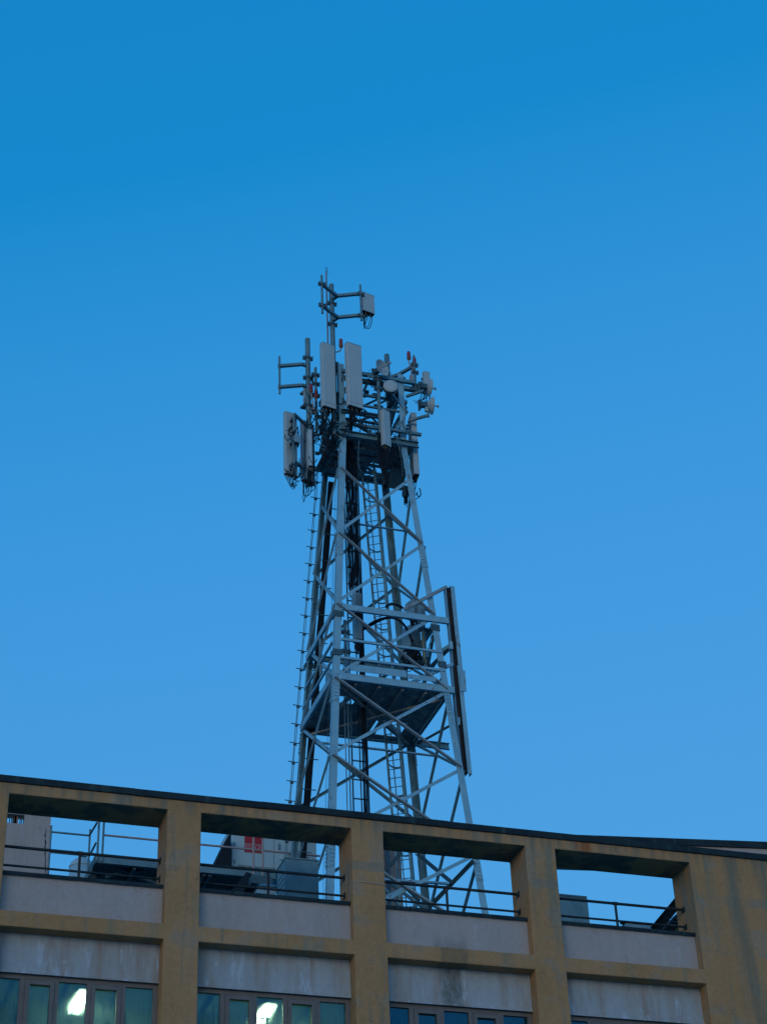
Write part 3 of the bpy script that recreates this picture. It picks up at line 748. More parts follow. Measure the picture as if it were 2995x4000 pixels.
MB().box(P(1783, 2816, yo).x, P(1792, 2816, yo).x, yo-.1, yo+.02, ZA(XP1, yo, 2836), ZA(XP1, yo, 2806)).build('lug', 'paint', of)

# ------------------------------------------------------------------ mid level radio units
def hang(mb, a_, n_, ln, spread, r=.012, mi=0):
    for _ in range(n_):
        s_ = a_+V((R.uniform(-spread, spread), R.uniform(-.06, .06), 0)); e_ = a_+V((R.uniform(-spread, spread), R.uniform(-.06, .06), R.uniform(-.1, .1)))
        l_ = ln*R.uniform(.5, 1.1)
        mb.tube(bez([s_, s_+V((R.uniform(-.06,.06), 0, -l_*1.3)), e_+V((R.uniform(-.06,.06), 0, -l_*1.3)), e_]), r, 6, mi)
def cabinet(name, label, cat, near, right, left, topy, Y, mt, group=None, ribs=0, cables=5, cl=.4, ribface='r'):
    n_ = P(*near, Y); r_ = PZ(*right, n_.z); l_ = PZ(*left, n_.z); w = r_-n_; d = l_-n_; d -= w*(d.dot(w)/w.length_squared)
    zt = ZA(n_.x, n_.y, topy); h = V((0,0,zt-n_.z))
    t = thing(name, tuple(n_), label, cat, group)
    c = n_+w/2+d/2+h/2
    MB().obox(c, w/2, d/2, h/2).build('housing', mt, t, bevel=.012, seg=2)
    if ribs:
        mb = MB(); wn, dn = w.normalized(), d.normalized()
        for i in range(ribs):
            f_ = (i+.5)/ribs
            if ribface == 'r': mb.obox(n_+w*f_-dn*.025+h/2, wn*.006, dn*.024, h*.44)
            else: mb.obox(n_+d*f_-wn*.025+h/2, dn*.006, wn*.024, h*.44)
        mb.build('cooling_fins', mt, t)
    mb = MB(); mb.obox(c-h/2-V((0,0,.012)), w*.42, d*.42, V((0,0,.01)))
    for i in range(4): mb.lathe(n_+w*(.2+.2*i)+d/2-V((0,0,.012)), (0,0,-1), [(.022,0),(.022,.05),(.012,.05),(.012,.09)], 8)
    mb.build('connector_plate', 'black', t)
    if cables:
        mb = MB(); hang(mb, c-h/2-V((0,0,.06)), cables, cl, w.length*.4); mb.build('jumper_cable', 'black', t)
    return t, c, w, d, h
cabinet('radio_unit', 'large grey radio box among black cables on the right side of the tower', 'radio unit', (1602, 2522), (1643, 2538), (1552, 2535), 2440, 47.2, 'box', 'radio units inside the tower', 9, 16, .5)
cabinet('radio_unit', 'upper grey radio box behind the ring beam at the tower right', 'radio unit', (1612, 2398), (1650, 2410), (1560, 2412), 2338, 47.4, 'box', 'radio units inside the tower', 7, 14, .35)
cabinet('radio_unit', 'small grey radio box behind the upper cable arch, nearest the right leg', 'radio unit', (1640, 2398), (1662, 2404), (1626, 2402), 2362, 47.0, 'box', 'radio units inside the tower', 0, 6, .25)
cabinet('radio_unit', 'upper grey radio box beside the nearest leg, above the ring beam', 'radio unit', (1386, 2390), (1413, 2396), (1360, 2400), 2312, 47.1, 'box', 'radio units inside the tower', 6, 8, .3)
cabinet('radio_unit', 'ribbed grey radio box beside the nearest leg, below the ring beam', 'radio unit', (1388, 2500), (1414, 2505), (1368, 2510), 2412, 47.0, 'box', 'radio units inside the tower', 12, 14, .35)
cabinet('junction_box', 'small grey box behind the left braces, just above the deck', 'junction box', (1290, 2672), (1300, 2674), (1258, 2690), 2612, 47.4, 'box', None, 0, 4, .15)
def pole(name, label, px, py0, py1, Y, r, mt='galv', group=None, clamps=(), cat='pole', xyz=None):
    if xyz is None: p = P(px, py0, Y)
    else: p = xyz
    z0_, z1_ = ZA(p.x, p.y, py1), ZA(p.x, p.y, py0)
    t = thing(name, (p.x, p.y, z0_), label, cat, group)
    MB().tube([(p.x, p.y, z0_), (p.x, p.y, z1_)], r, 16).build('pipe', mt, t)
    for cy in clamps:
        zc_ = ZA(p.x, p.y, cy); mb = MB(); mb.lathe((p.x, p.y, zc_-.05), (0,0,1), [(r+.002,0),(r+.022,0),(r+.022,.1),(r+.002,.1)], 16)
        mb.box(p.x-r-.09, p.x-r-.012, p.y-.03, p.y+.03, zc_-.07, zc_+.07); mb.box(p.x+r+.012, p.x+r+.09, p.y-.03, p.y+.03, zc_-.07, zc_+.07)
        for s_ in (-1, 1):
            for dz in (-.045, .045): mb.tube([(p.x+s_*(r+.06), p.y-.12, zc_+dz), (p.x+s_*(r+.06), p.y+.09, zc_+dz)], .009, 6)
        mb.build('clamp', 'galvd', t, bevel=.004)
    return t, p, z0_, z1_
pole('mounting_pole', 'grey pipe fixed close behind the nearest tower leg above the deck', 1347, 2425, 2700, 46.75, .055, clamps=(2470, 2545))
pole('mounting_pole', 'short grey pipe behind the left side guard rails of the deck', 1251, 2496, 2640, 47.9, .05)
pole('mounting_pole', 'grey pipe beside the big radio box, clamped to the right leg', 1650, 2413, 2612, 46.9, .07, clamps=(2460, 2590))
for (l, py, wd, lab) in (('A', 2398, .3, 'upper dark clamp plate round the nearest leg'), ('A', 2548, .3, 'lower dark clamp plate round the nearest leg'),
                    ('B', 2456, .3, 'upper dark clamp plate on the right leg beside the big radio box'), ('B', 2598, .28, 'lower dark clamp plate on the right leg above the deck'), ('C', 2600, .26, 'dark clamp plate round the back left leg')):
    zc_ = 0
    for zz in [ZF+i*.02 for i in range(1200)]:
        p = leg(l, zz)
        if ZA(p.x, p.y, py) <= zz: break
    a, b_ = SG[l]; mb = MB(); c = leg(l, zz)
    mb.box(c.x-(.03 if a < 0 else wd-.03), c.x+(wd-.03 if a < 0 else .03), c.y-.045, c.y-.025, zz-.1, zz+.1)
    mb.box(c.x+a*.03-.01, c.x+a*.03+.01, c.y-.024, c.y+.22, zz-.1, zz+.1)
    mb.box(c.x-(.03 if a < 0 else wd-.03), c.x+(wd-.03 if a < 0 else .03), c.y+.205, c.y+.225, zz-.1, zz+.1) if l == 'A' else None
    for dx in (.03, .2): mb.lathe((c.x-a*dx, c.y-.046, zz), (0,-1,0), [(.018,0),(.018,.03),(0,.03)], 6)
    tag(mb.build('leg_clamp', 'galvd', None, tuple(c), bevel=.004), lab, 'clamp')
def cable(name, label, pts, r, mt='black', cat='cable', n_=18, group=None):
    pts = [P(*p) for p in pts]
    return tag(MB().tube(bez(pts, n_), r, 8).build(name, mt, None, tuple(pts[0])), label, cat, group)
cable('arched_cable', 'thick black cable arching over to the big radio box', [(1395, 2470, 47.3), (1470, 2440, 47.2), (1500, 2390, 47), (1560, 2395, 47), (1590, 2440, 46.9), (1610, 2510, 46.9)], .04)
cable('arched_cable', 'second black cable below the ring beam, running out to the right', [(1400, 2472, 47.2), (1480, 2395, 47), (1530, 2405, 47), (1600, 2410, 47), (1640, 2440, 46.9)], .03)
cable('sheathed_cable', 'black cable arch lying on top of the ring beam', [(1508, 2372, yo), (1520, 2352, yo), (1550, 2358, yo), (1572, 2376, yo)], .045)
cable('yellow_conduit', 'dull yellow conduit hanging beside the big radio box', [(1650, 2478, 46.8), (1650, 2520, 46.8), (1655, 2560, 46.8), (1665, 2590, 46.8)], .03, 'rod', 'conduit')
MAT_Y = bpy.data.objects['yellow_conduit'].data.materials
M['yel'] = mat('dull_yellow_sheath', (.17, .2, .12), .6); MAT_Y[0] = M['yel']
for i in range(14):
    a_ = (1600+R.uniform(0, 90), R.uniform(2480, 2560)); b_ = (1580+R.uniform(0, 90), R.uniform(2560, 2600))
    Y = R.uniform(46.8, 47.3)
    cable('loose_cable', 'loose black cable dangling in the tangle around the big radio box', [(*a_, Y), (a_[0]+R.uniform(-20, 30), a_[1]+60, Y), (b_[0]+R.uniform(-30, 40), b_[1]+30, Y), (*b_, Y)], .01, group='loose cables around the radio box')
for i in range(34):
    a_ = (1570+R.uniform(0, 75), R.uniform(2540, 2560)); Y = R.uniform(46.8, 47.3)
    cable('loose_cable', 'loose black cable dangling in the tangle around the big radio box', [(*a_, Y), (a_[0]+R.uniform(-30, 30), a_[1]+R.uniform(30, 90), Y), (a_[0]+R.uniform(-10, 60), a_[1]+R.uniform(30, 80), Y), (a_[0]+R.uniform(0, 50), a_[1]+R.uniform(0, 40), Y)], .013, group='loose cables around the radio box')

# ------------------------------------------------------------------ head frame members
def hb(name, p0, p1, Y0, Y1, w, h_, mt='galv', kind='bar'):
    a_, b_ = P(*p0, Y0), P(*p1, Y1)
    if kind == 'bar': mb = MB().bar(a_, b_, w, h_)
    elif kind == 'chan': mb = MB().chan(a_, b_, V((0,-1,0)), h_, w, .012)
    else: mb = MB().angle(a_, b_, V((0,-1,0)), h_, w, .012, 1, True)
    return mb.build(name, mt, tower)
yh = 46.9
def hx(name, p0, px1, Y, w, h_, mt='galv', kind='bar'):       # level member along x
    a_ = P(*p0, Y); xb_ = P(px1, p0[1]+(px1-p0[0])*.17, Y).x; b_ = V((xb_, Y, a_.z))
    if kind == 'bar': mb = MB().bar(a_, b_, w, h_)
    else: mb = MB().chan(a_, b_, V((0,-1,0)), h_, w, .012)
    return mb.build(name, mt, tower)
hx('top_rail', (1335, 1448), 1620, yh-.02, .12, .12, 'paint2'); hx('top_rail', (1330, 1474), 1640, yh+.15, .14, .14, 'galvd')
hx('head_rail', (1330, 1528), 1590, yh+.1, .07, .08); hx('head_rail', (1330, 1570), 1585, yh+.1, .06, .07)
hx('head_rail', (1330, 1608), 1478, yh+.02, .1, .12, 'galv', 'chan'); hx('head_rail', (1330, 1650), 1478, yh+.05, .09, .09)
hx('antenna_arm', (1500, 1675), 1644, yh-.14, .1, .1, 'galv')
hx('head_rail', (1330, 1632), 1500, yh+.5, .07, .07, 'galvd')
a_ = P(1588, 1690, yh-.2); MB().box(a_.x-.02, a_.x+.16, yh-.215, yh-.2, a_.z-.09, a_.z+.07).build('clamp_plate', 'galvd', tower, bevel=.004)
a_ = P(1437, 1465, yh-.1); MB().box(a_.x-.02, a_.x+.2, yh-.115, yh-.1, a_.z-.12, a_.z+.12).build('clamp_plate', 'paint2', tower, bevel=.004)
a_ = P(1580, 1510, yh-.1); MB().box(a_.x-.02, a_.x+.17, yh-.115, yh-.1, a_.z-.1, a_.z+.06).build('clamp_plate', 'galv', tower, bevel=.004)
for p0, p1, Y0, Y1, w, mt in (((1530, 1540), (1590, 1612), 46.95, 46.95, .11, 'galv'), ((1545, 1672), (1590, 1608), 46.95, 46.95, .1, 'galv'),
        ((1400, 1640), (1450, 1700), 46.95, 46.95, .1, 'galvd'), ((1385, 1602), (1475, 1560), 46.95, 47.5, .08, 'galvd'), ((1420, 1530), (1440, 1480), 46.95, 47.1, .09, 'galvd'),
        ((1560, 1525), (1515, 1600), 47.2, 48.6, .16, 'galvd'), ((1480, 1578), (1540, 1548), 47.2, 48.4, .08, 'galvd'), ((1420, 1600), (1500, 1680), 47.2, 48.0, .1, 'galvd'),
        ((1340, 1560), (1390, 1640), 46.95, 47.0, .1, 'galvd'), ((1525, 1640), (1545, 1550), 48.2, 48.4, .08, 'galv'), ((1380, 1480), (1330, 1540), 47., 47., .09, 'galvd')):
    hb('head_brace', p0, p1, Y0, Y1, .06, w, mt, 'ang')
# left side face of the head: posts and cross bracing between the near and far left corners
for (za, zb_) in ((38.2, 36.6), (39.5, 38.3)):
    for s_ in (0, 1):
        l0, l1 = ('A', 'C') if s_ else ('C', 'A')
        MB().angle(leg(l0, za+H), leg(l1, zb_+H), V((-1,0,0)), .1, .08, .012, 1 if s_ else -1).build('head_brace', 'galvd', tower)
        l0, l1 = ('B', 'D') if s_ else ('D', 'B')
        MB().angle(leg(l0, za+H), leg(l1, zb_+H), V((1,0,0)), .08, .07, .012, 1 if s_ else -1).build('head_brace', 'galvd', tower)
        l0, l1 = ('C', 'D') if s_ else ('D', 'C')
        MB().angle(leg(l0, za+H), leg(l1, zb_+H), V((0,1,0)), .08, .07, .012, 1 if s_ else -1).build('head_brace', 'galvd', tower)
for zz in (37.4, 38.3, 39.4):
    for fn in ('AC', 'CD', 'BD'):
        l0, l1, nrm = faces[fn]; MB().chan(leg(l0, zz+H), leg(l1, zz+H), nrm, .13, .07, .012, .01).build('head_rail', 'galv' if fn == 'AC' else 'galvd', tower)
# long toothed gantry bars on the left side, one above the other
for q, (p0, p1) in enumerate((((1312, 1700), (1258, 1835)), ((1330, 1712), (1262, 1852)), ((1305, 1640), (1252, 1770)))):
    a_ = P(*p0, 46.8); b_ = PZ(*p1, a_.z-.05)
    MB().chan(a_, b_, V((-1,0,0)), .13, .07, .012, .0).build('side_bar', 'paint2' if q else 'galvd', tower)
# corner box on the nearest leg
a_ = leg('A', zu1); MB().box(a_.x-.05, a_.x+.26, a_.y-.06, a_.y-.045, a_.z-.02, a_.z+.42).build('gusset', 'galv', tower, bevel=.004)
MB().box(a_.x-.07, a_.x+.28, a_.y-.1, a_.y-.062, a_.z-.06, a_.z-.02).build('gusset', 'galvd', tower)
for p0, p1, Y0, Y1, w, mt in (((1849, 3362), (1675, 3545), 45.7, 48.2, .13, 'galvd'), ((1625, 3338), (1762, 3452), 49.6, 46.6, .1, 'galvd'), ((1500, 3436), (1748, 3452), 46.2, 46.2, .09, 'paint'),
        ((1505, 3402), (1568, 3330), 49, 49, .12, 'galvd'), ((1508, 3505), (1602, 3462), 47, 47, .12, 'paint'), ((1560, 3448), (1640, 3520), 48.5, 48.5, .1, 'galvd'), ((1500, 3470), (1560, 3540), 48.5, 48.5, .1, 'paint2')):
    hb('foot_brace', p0, p1, Y0, Y1, .08, w, mt, 'ang')
# small u-bolt clamps and offcuts where members meet
R2 = random.Random(5)
for i in range(46):
    px = R2.choice((R2.uniform(1235, 1330), R2.uniform(1420, 1600))); py = R2.uniform(1450, 1720) if px > 1400 else R2.uniform(1600, 1800)
    c = P(px, py, R2.uniform(46.9, 47.9)); mb = MB()
    mb.box(c.x-R2.uniform(.03, .09), c.x+R2.uniform(.03, .09), c.y-.02, c.y+.02, c.z-R2.uniform(.03, .09), c.z+R2.uniform(.03, .08))
    for dz in (-.03, .03): mb.tube([(c.x-.1, c.y-.03, c.z+dz), (c.x+.11, c.y-.03, c.z+dz)], .009, 5)
    mb.build('fixing_plate', R2.choice(('galv', 'galvd', 'galvd')), tower)
# under the head deck: dark cross joists
mb = MB()
for k in range(1, 5):
    y = A1.y+(C1.y-A1.y)*k/5; mb.box(A1.x-.2, B1.x+.2, y-.03, y+.03, zu1-.14, zu1-.046)
mb.build('deck_joist', 'deck', tower)

# ------------------------------------------------------------------ masts, brackets and small poles
m1, p1_, _, _ = pole('antenna_mast', 'tallest grey mast rising from the nearest corner of the tower head', 1294, 1113, 1700, 47.1, .085, clamps=(1187, 1268, 1420), cat='mast')
m2, p2_, _, _ = pole('antenna_mast', 'grey mast at the left of the tower head with two side arms', 1201, 1325, 1760, 47.8, .088, clamps=(1400, 1478, 1585), cat='mast')
m3, p3_, _, _ = pole('antenna_mast', 'short grey mast behind the tilted dish', 1510, 1387, 1640, 48.6, .092, cat='mast')
pole('antenna_mast', 'slim grey mast carrying the two dishes at the front of the head', 1476, 1480, 1700, 46.7, .06, clamps=(1486, 1520), cat='mast')
def ybracket(name, label, mast, J, Yj, ends, ys, mt='galv', w=.1):
    jz = P(J[0], J[1], Yj); es = [PZ(e_[0], e_[1], jz.z) for e_ in ends]
    t = thing(name, tuple(jz), label, 'bracket', 'forked arms on the masts')
    for yy in ys:
        z = ZA(jz.x, jz.y, yy); j = V((jz.x, jz.y, z)); mm = V((mast.x, mast.y, z))
        mb = MB()
        if (mm-j).length > .05: mb.bar(mm, j, w, w)
        mb.build('stem', mt, t)
        for e_ in es:
            q = V((e_.x, e_.y, z)); mb = MB().bar(j, q, w, w)
            d = (q-j).normalized(); s_ = V((0,0,1)).cross(d)
            mb.obox(q+V((0,0,0)), d*.05, s_*.06, V((0,0,.06)))
            for dz in (-.04, .04): mb.tube([q-s_*.1+V((0,0,dz)), q+s_*.1+V((0,0,dz))], .008, 6)
            mb.build('arm', mt, t)
    return es
es = ybracket('forked_bracket', 'forked pair of arms near the top of the tallest mast', p1_, (1317, 1156), 46.86, [(1257, 1110), (1408, 1147)], (1156, 1240))
pole('thin_pole', 'thin pole left of the tallest mast top', 0, 1076, 1224, 0, .04, xyz=es[0], clamps=(1110, 1192))
pole('thin_pole', 'thin pole behind the square panel at the very top', 0, 1113, 1252, 0, .038, xyz=es[1], clamps=(1150, 1235))
es = ybracket('forked_bracket', 'pair of arms reaching left from the left mast', p2_, (1180, 1423), 47.75, [(1092, 1430)], (1423, 1505))
pole('thin_pole', 'thin pole at the far left end of the tower head', 0, 1393, 1538, 0, .036, xyz=es[0])
q5 = P(1232, 1437, 47.6)
pole('thin_pole', 'grey pole just right of the left mast with its own lamp', 0, 1437, 1700, 0, .05, xyz=q5, clamps=(1465, 1500, 1545))
tag(MB().bar(V((p2_.x, p2_.y, ZA(q5.x, q5.y, 1465))), V((q5.x, q5.y, ZA(q5.x, q5.y, 1465))), .08, .08).build('short_arm', 'galv', None, tuple(q5)), 'short arm joining the left mast to the pole beside it', 'bracket')
es = ybracket('forked_bracket', 'bent arm from the short mast to the lamp pole at right', p3_, (1557, 1463), 48.3, [(1618, 1428)], (1463,))
pole('thin_pole', 'thin pole below the two right hand red lamps', 0, 1390, 1525, 0, .042, xyz=es[0], clamps=(1426, 1455, 1505))
rod, prod, z0_, z1_ = pole('lightning_rod', 'thin brownish lightning rod beside the tallest mast', 1274, 1062, 1500, 47.2, .026, 'rod', cat='lightning rod')
mb = MB()
for dx, dy in ((-.06, 0), (.035, .02), (0, -.05), (.05, -.04)): mb.tube([(prod.x, prod.y, z1_-.03), (prod.x+dx*.4, prod.y+dy, z1_+.08), (prod.x+dx, prod.y+dy, z1_+.2)], .006, 5)
mb.tube([(prod.x+.03+.05*math.cos(t), prod.y, z1_-.02+.05*math.sin(t)) for t in [i*.55 for i in range(11)]], .006, 5)
mb.build('spike', 'galvd', rod)

# ------------------------------------------------------------------ panel antennas
def panel(label, near, right, left, topy, Y, mt='radome', ncab=6, cl=.35, back=1, pipe=True, cat='antenna', rnd=.035, pr=.03, name='panel_antenna', brass=True, ext=0):
    n_ = P(*near, Y); r_ = PZ(*right, n_.z); l_ = PZ(*left, n_.z); w = r_-n_; d = l_-n_; d -= w*(d.dot(w)/w.length_squared)
    zt = ZA(n_.x, n_.y, topy); h = zt-n_.z; wn, dn = w.normalized(), d.normalized(); W_, D_ = w.length, d.length
    t = thing(name, tuple(n_+w/2+d/2), label, cat, 'panel antennas on the tower head' if name == 'panel_antenna' else None)
    r = min(rnd, D_*.45, W_*.3); prof = []
    def arc(cx, cy, a0, a1, rr, k=4):
        for i in range(k+1):
            a = math.radians(a0+(a1-a0)*i/k); prof.append((cx+rr*math.cos(a), cy+rr*math.sin(a)))
    arc(r, r, 180, 270, r); arc(W_-r, r, 270, 360, r); arc(W_-.01, D_-.01, 0, 90, .01, 2); arc(.01, D_-.01, 90, 180, .01, 2)
    mb = MB(); mb.prism(n_+V((0,0,.02)), n_+V((0,0,h-.02)), prof, wn, dn)
    o = mb.build('radome', mt, t)
    prof2 = [((a-W_/2)*1.02+W_/2, (b-D_/2)*1.03+D_/2) for a, b in prof]
    MB().prism(n_+V((0,0,h-.0195)), n_+V((0,0,h+.008)), prof2, wn, dn).build('end_cap', 'box', t)
    prof3 = [((a-W_/2)*.93+W_/2, (b-D_/2)*.86+D_/2) for a, b in prof]
    MB().prism(n_+V((0,0,-.012)), n_+V((0,0,.0195)), prof3, wn, dn).build('end_cap', 'black', t)
    MB().prism(n_+V((0,0,.0)), n_+V((0,0,.0195)), [((a-W_/2)*1.01+W_/2, (b-D_/2)*1.02+D_/2) for a, b in prof][::1], wn, dn)
    bot = n_+w/2+d/2
    if W_ > .3 and h > 1.2:
        MB().obox(n_+w*.5+V((0,0,h*.06))-dn*.003, wn*W_*.46, dn*.002, V((0,0,.004))).build('seam', 'galv', t)
    mb = MB()
    for i in range(ncab):
        c = n_+w*((i+.7)/(ncab+.6))+d*(.35 if i % 2 else .65); mb.lathe(c+V((0,0,-.01)), (0,0,-1), [(.017,0),(.017,.06),(.011,.06),(.011,.11)], 8, 1 if brass and i % 3 == 1 else 0)
    mb.build('connector', ['galv', 'copper'], t)
    pc = n_+w/2+(d+dn*.14 if back > 0 else -dn*.16)
    mb = MB()
    for f_ in (.12, .85):
        z = h*f_; a_ = n_+w/2+(d if back > 0 else V((0,0,0))); mb.obox((a_+pc)/2+V((0,0,z)), wn*.07, (pc-a_)/2*1.0, V((0,0,.035))); mb.obox(pc+V((0,0,z)), wn*.1, dn*.012, V((0,0,.05)))
    mb.build('bracket', 'galvd', t)
    if pipe: MB().tube([pc+V((0,0,-.28)), pc+V((0,0,h*.93))], pr, 10).build('mount_pipe', 'galv', t)
    if ncab:
        mb = MB()
        for i in range(ncab):
            c = n_+w*((i+.7)/(ncab+.6))+d*.5+V((0,0,-.1)); q = pc+V((R.uniform(-.06,.06), .05, R.uniform(-.5,-.1)))
            l2 = cl*R.uniform(.6, 1.2); mb.tube(bez([c, c+V((0,0,-l2)), q+V((R.uniform(-.2,.2), 0, -l2*1.4)), q], 14), R.uniform(.008, .014), 6)
        mb.build('jumper_cable', 'black', t)
    return t, n_, w, d, h, pc
panel('tall panel antenna left of centre, its narrow side facing left', (1264, 1584), (1315, 1600), (1252, 1596), 1335, 46.55, pr=.05)
panel('tallest broad panel antenna, just right of the centre lamp', (1363, 1581), (1421, 1599), (1349, 1593), 1334, 46.3, pr=.05)
panel('short panel antenna in front of the right side of the head', (1501, 1735), (1530, 1749), (1488, 1744), 1596, 46.4, ncab=6, cl=.9, pr=.04)
panel('slim light panel antenna hanging below the left mast', (1208, 1818), (1223, 1821), (1191, 1834), 1676, 46.9, ncab=8, cl=.5, back=1, rnd=.09, pr=.04)
panel('dark grey panel antenna behind the slim light one', (1189, 1871), (1233, 1893), (1183, 1885), 1640, 48.2, 'radome2', ncab=4, cl=.3)
tL = panel('leftmost panel antenna seen from its back with cables and a small box', (1117, 1846), (1164, 1862), (1109, 1856), 1605, 47.3, 'radome', ncab=8, cl=.25, back=-1, pr=.045)
panel('rightmost panel antenna with its narrow edge to the viewer', (1617, 1851), (1639, 1853), (1606, 1886), 1612, 47.1, 'radome', ncab=2, cl=.2, rnd=.02, pipe=False)
tS = panel('square white panel antenna at the very top of the tower', (1418, 1211), (1465, 1228), (1404, 1223), 1139, 46.55, 'radome', ncab=5, cl=.25, rnd=.02, pr=.03)
tR = panel('white boxy antenna on the far right above the small dish', (1659, 1522), (1683, 1527), (1646, 1531), 1450, 47.3, 'radome', ncab=4, cl=.25, rnd=.02, pipe=False)
panel('narrow pale panel antenna mostly hidden behind the left mast', (1187, 1588), (1196, 1590), (1184, 1592), 1515, 48.4, 'radome', ncab=0, rnd=.01, pipe=False)
def sbox(label, px0, px1, py0, py1, Y, D_=.16, mt='box', name='small_box', ang=.35):
    cabinet(name, label, 'box', ((px0*2+px1)/3, py1), (px1, py1+(px1-px0)*.22), (px0, py1+4), py0, Y, mt, None, 0, 2, .12)
sbox('small grey box on the back of the leftmost panel antenna', 1143, 1173, 1694, 1724, 46.9)
sbox('slimmer grey box left of the other one on the leftmost panel antenna', 1131, 1142, 1702, 1728, 47.0)
sbox('small dark filter box hanging between the two tall panel antennas', 1328, 1345, 1440, 1480, 46.9, mt='galv')
# arms of the leftmost antenna
t = thing('antenna_arm_pair', tuple(P(1170, 1700, 47.4)), 'two arms holding the leftmost panel antenna to its mast', 'bracket')
pc = tL[5]
for py in (1617, 1800):
    z = ZA(pc.x, pc.y, py); MB().bar(V((pc.x, pc.y, z)), V((p2_.x, p2_.y, z)), .085, .085).build('arm', 'galv', t)
# support arms for the right antennas
for (p0, p1, lab) in (((1586, 1549), (1654, 1526), 'slanting arm under the white boxy antenna on the right'), ((1594, 1645), (1676, 1621), 'slanting arm carrying the lowest small dish on the right')):
    a_ = P(*p0, 47.0); b_ = PZ(*p1, a_.z)
    tag(MB().bar(a_, b_, .07, .09).build('side_arm', 'galv', None, tuple(a_)), lab, 'bracket')
tag(MB().tube([P(1674, 1630, 46.5), P(1671, 1600, 46.5)], .035, 10).build('dish_post', 'galv', None, tuple(P(1674, 1628, 46.5))), 'stub post under the lowest small dish', 'post')

# ------------------------------------------------------------------ dishes
def dish(label, px, py, Y, n_, r, depth=.16, feed=.28, flat=False, back=1, grp='dish antennas on the tower head'):
    c = P(px, py, Y); n_ = V(n_).normalized(); t = thing('dish_antenna', tuple(c), label, 'dish antenna', grp)
    if flat:
        MB().lathe(c, n_, [(0,.02),(r*.6,.018),(r*.97,.0),(r,-.02)], 32).build('radome_cover', 'radome', t)
        MB().lathe(c, n_, [(r*1.005,-.005),(r*1.03,-.03),(r*1.0,-.16),(r*.6,-.3),(r*.25,-.36),(0,-.36)], 32).build('drum', 'galvd', t)
        bk = .36
    else:
        prof = [(r*i/8, depth*(i/8)**2-depth) for i in range(9)]
        back_ = [(r*1.01, .0), (r*1.01, -.02)]+[(r*i/8, depth*(i/8)**2-depth-.015) for i in range(7, -1, -1)]
        MB().lathe(c, n_, prof+back_, 32).build('reflector', 'radome', t)
        MB().tube([c-n_*depth, c+n_*(feed-depth)], .022, 8).lathe(c+n_*(feed-depth), n_, [(.022,0),(.05,.02),(.055,.06),(0,.065)], 12).build('feed_horn', 'radome', t)
        bk = depth
    s_ = n_.cross(V((0,0,1))).normalized()
    mb = MB().obox(c-n_*(bk+.1), n_*.09, s_*.07, V((0,0,.09))); mb.obox(c-n_*(bk+.22), n_*.03, s_*.11, V((0,0,.13)))
    mb.tube([c-n_*(bk+.28)+V((0,0,-.25)), c-n_*(bk+.28)+V((0,0,.16))], .035, 10)
    for dz in (-.08, .08): mb.tube([c-n_*(bk+.2)+s_*.13+V((0,0,dz)), c-n_*(bk+.34)+s_*.13+V((0,0,dz))], .009, 6)
    mb.build('mount', 'galvd', t, bevel=.005)
    return t
cb = lambda a, b, c: -fw*a+rt*b+up*c
dish('tilted open dish with its feed horn pointing up to the right', 1494, 1435, 46.5, cb(.55, .72, .43), .31, .16, .46)
dish('round flat fronted dish facing the viewer', 1526, 1507, 46.35, (-.2, -1, 0), .255, flat=True)
dish('lowest small dish on the right, seen from its edge', 1690, 1585, 46.5, (1, -.12, 0), .31, .2, .34)
dish('small dish seen edge on beside the white boxy antenna', 1680, 1515, 46.9, (1, .0, 0), .3, .12, .26)
tag(MB().obox(P(1665, 1600, 46.5), V((.05,0,0)), V((0,.05,0)), V((0,0,.09))).build('dish_radio', 'radome', None, tuple(P(1665, 1600, 46.5)), bevel=.01), 'small pale radio block behind the lowest small dish', 'radio unit')

# ------------------------------------------------------------------ red obstruction lamps
def lamp(label, px, py0, py1, Y, tail, dark=0):
    c = P(px, py1, Y); z1_ = ZA(c.x, c.y, py0); h = z1_-c.z; r = .068
    t = thing('obstruction_lamp', tuple(c), label, 'warning lamp', 'red warning lamps on the tower head')
    MB().lathe(c, (0,0,1), [(0,h*.36),(r*.93,h*.36),(r,h*.4),(r,h*.5),(r*.93,h*.52),(r*.93,h*.68),(r,h*.7),(r,h*.75),(r*.94,h*.78),(r*.9,h*.9),(r*.6,h*.98),(0,h)], 20).build('red_lens', 'red', t)
    MB().lathe(c, (0,0,1), [(0,0),(r*.6,0),(r*.98,h*.1),(r*.98,h*.2),(r*1.1,h*.22),(r*1.1,h*.34),(r*.9,h*.355),(0,h*.355)], 20).build('base', 'reddk', t)
    MB().tube(bez([c]+[P(*q) for q in tail]), .024, 8).build('bent_arm', 'redbox', t)
lamp('red lamp on a bent arm between the two tall panel antennas', 1332, 1324, 1359, 46.9, [(1332, 1372, 46.9), (1322, 1374, 47.0), (1308, 1376, 47.1)])
lamp('higher red lamp of the two on the right, on a curved arm', 1597, 1373, 1406, 47.6, [(1595, 1425, 47.6), (1604, 1432, 47.6), (1616, 1440, 47.6)])
lamp('lower red lamp of the two on the right', 1619, 1397, 1431, 47.7, [(1620, 1440, 47.7), (1612, 1440, 47.7), (1607, 1452, 47.6), (1607, 1470, 47.6)])
lamp('faded red lamp in front of the left mast', 1215, 1501, 1534, 47.3, [(1215, 1550, 47.3), (1222, 1560, 47.3), (1224, 1590, 47.3)])
lamp('red capped lamp on the pole right of the left mast', 1235, 1524, 1558, 47.4, [(1236, 1570, 47.4), (1236, 1580, 47.5)])
t = thing('lamp_junction_box', tuple(P(1606, 1480, 47.5)), 'pinkish junction box below the two right hand red lamps', 'junction box')
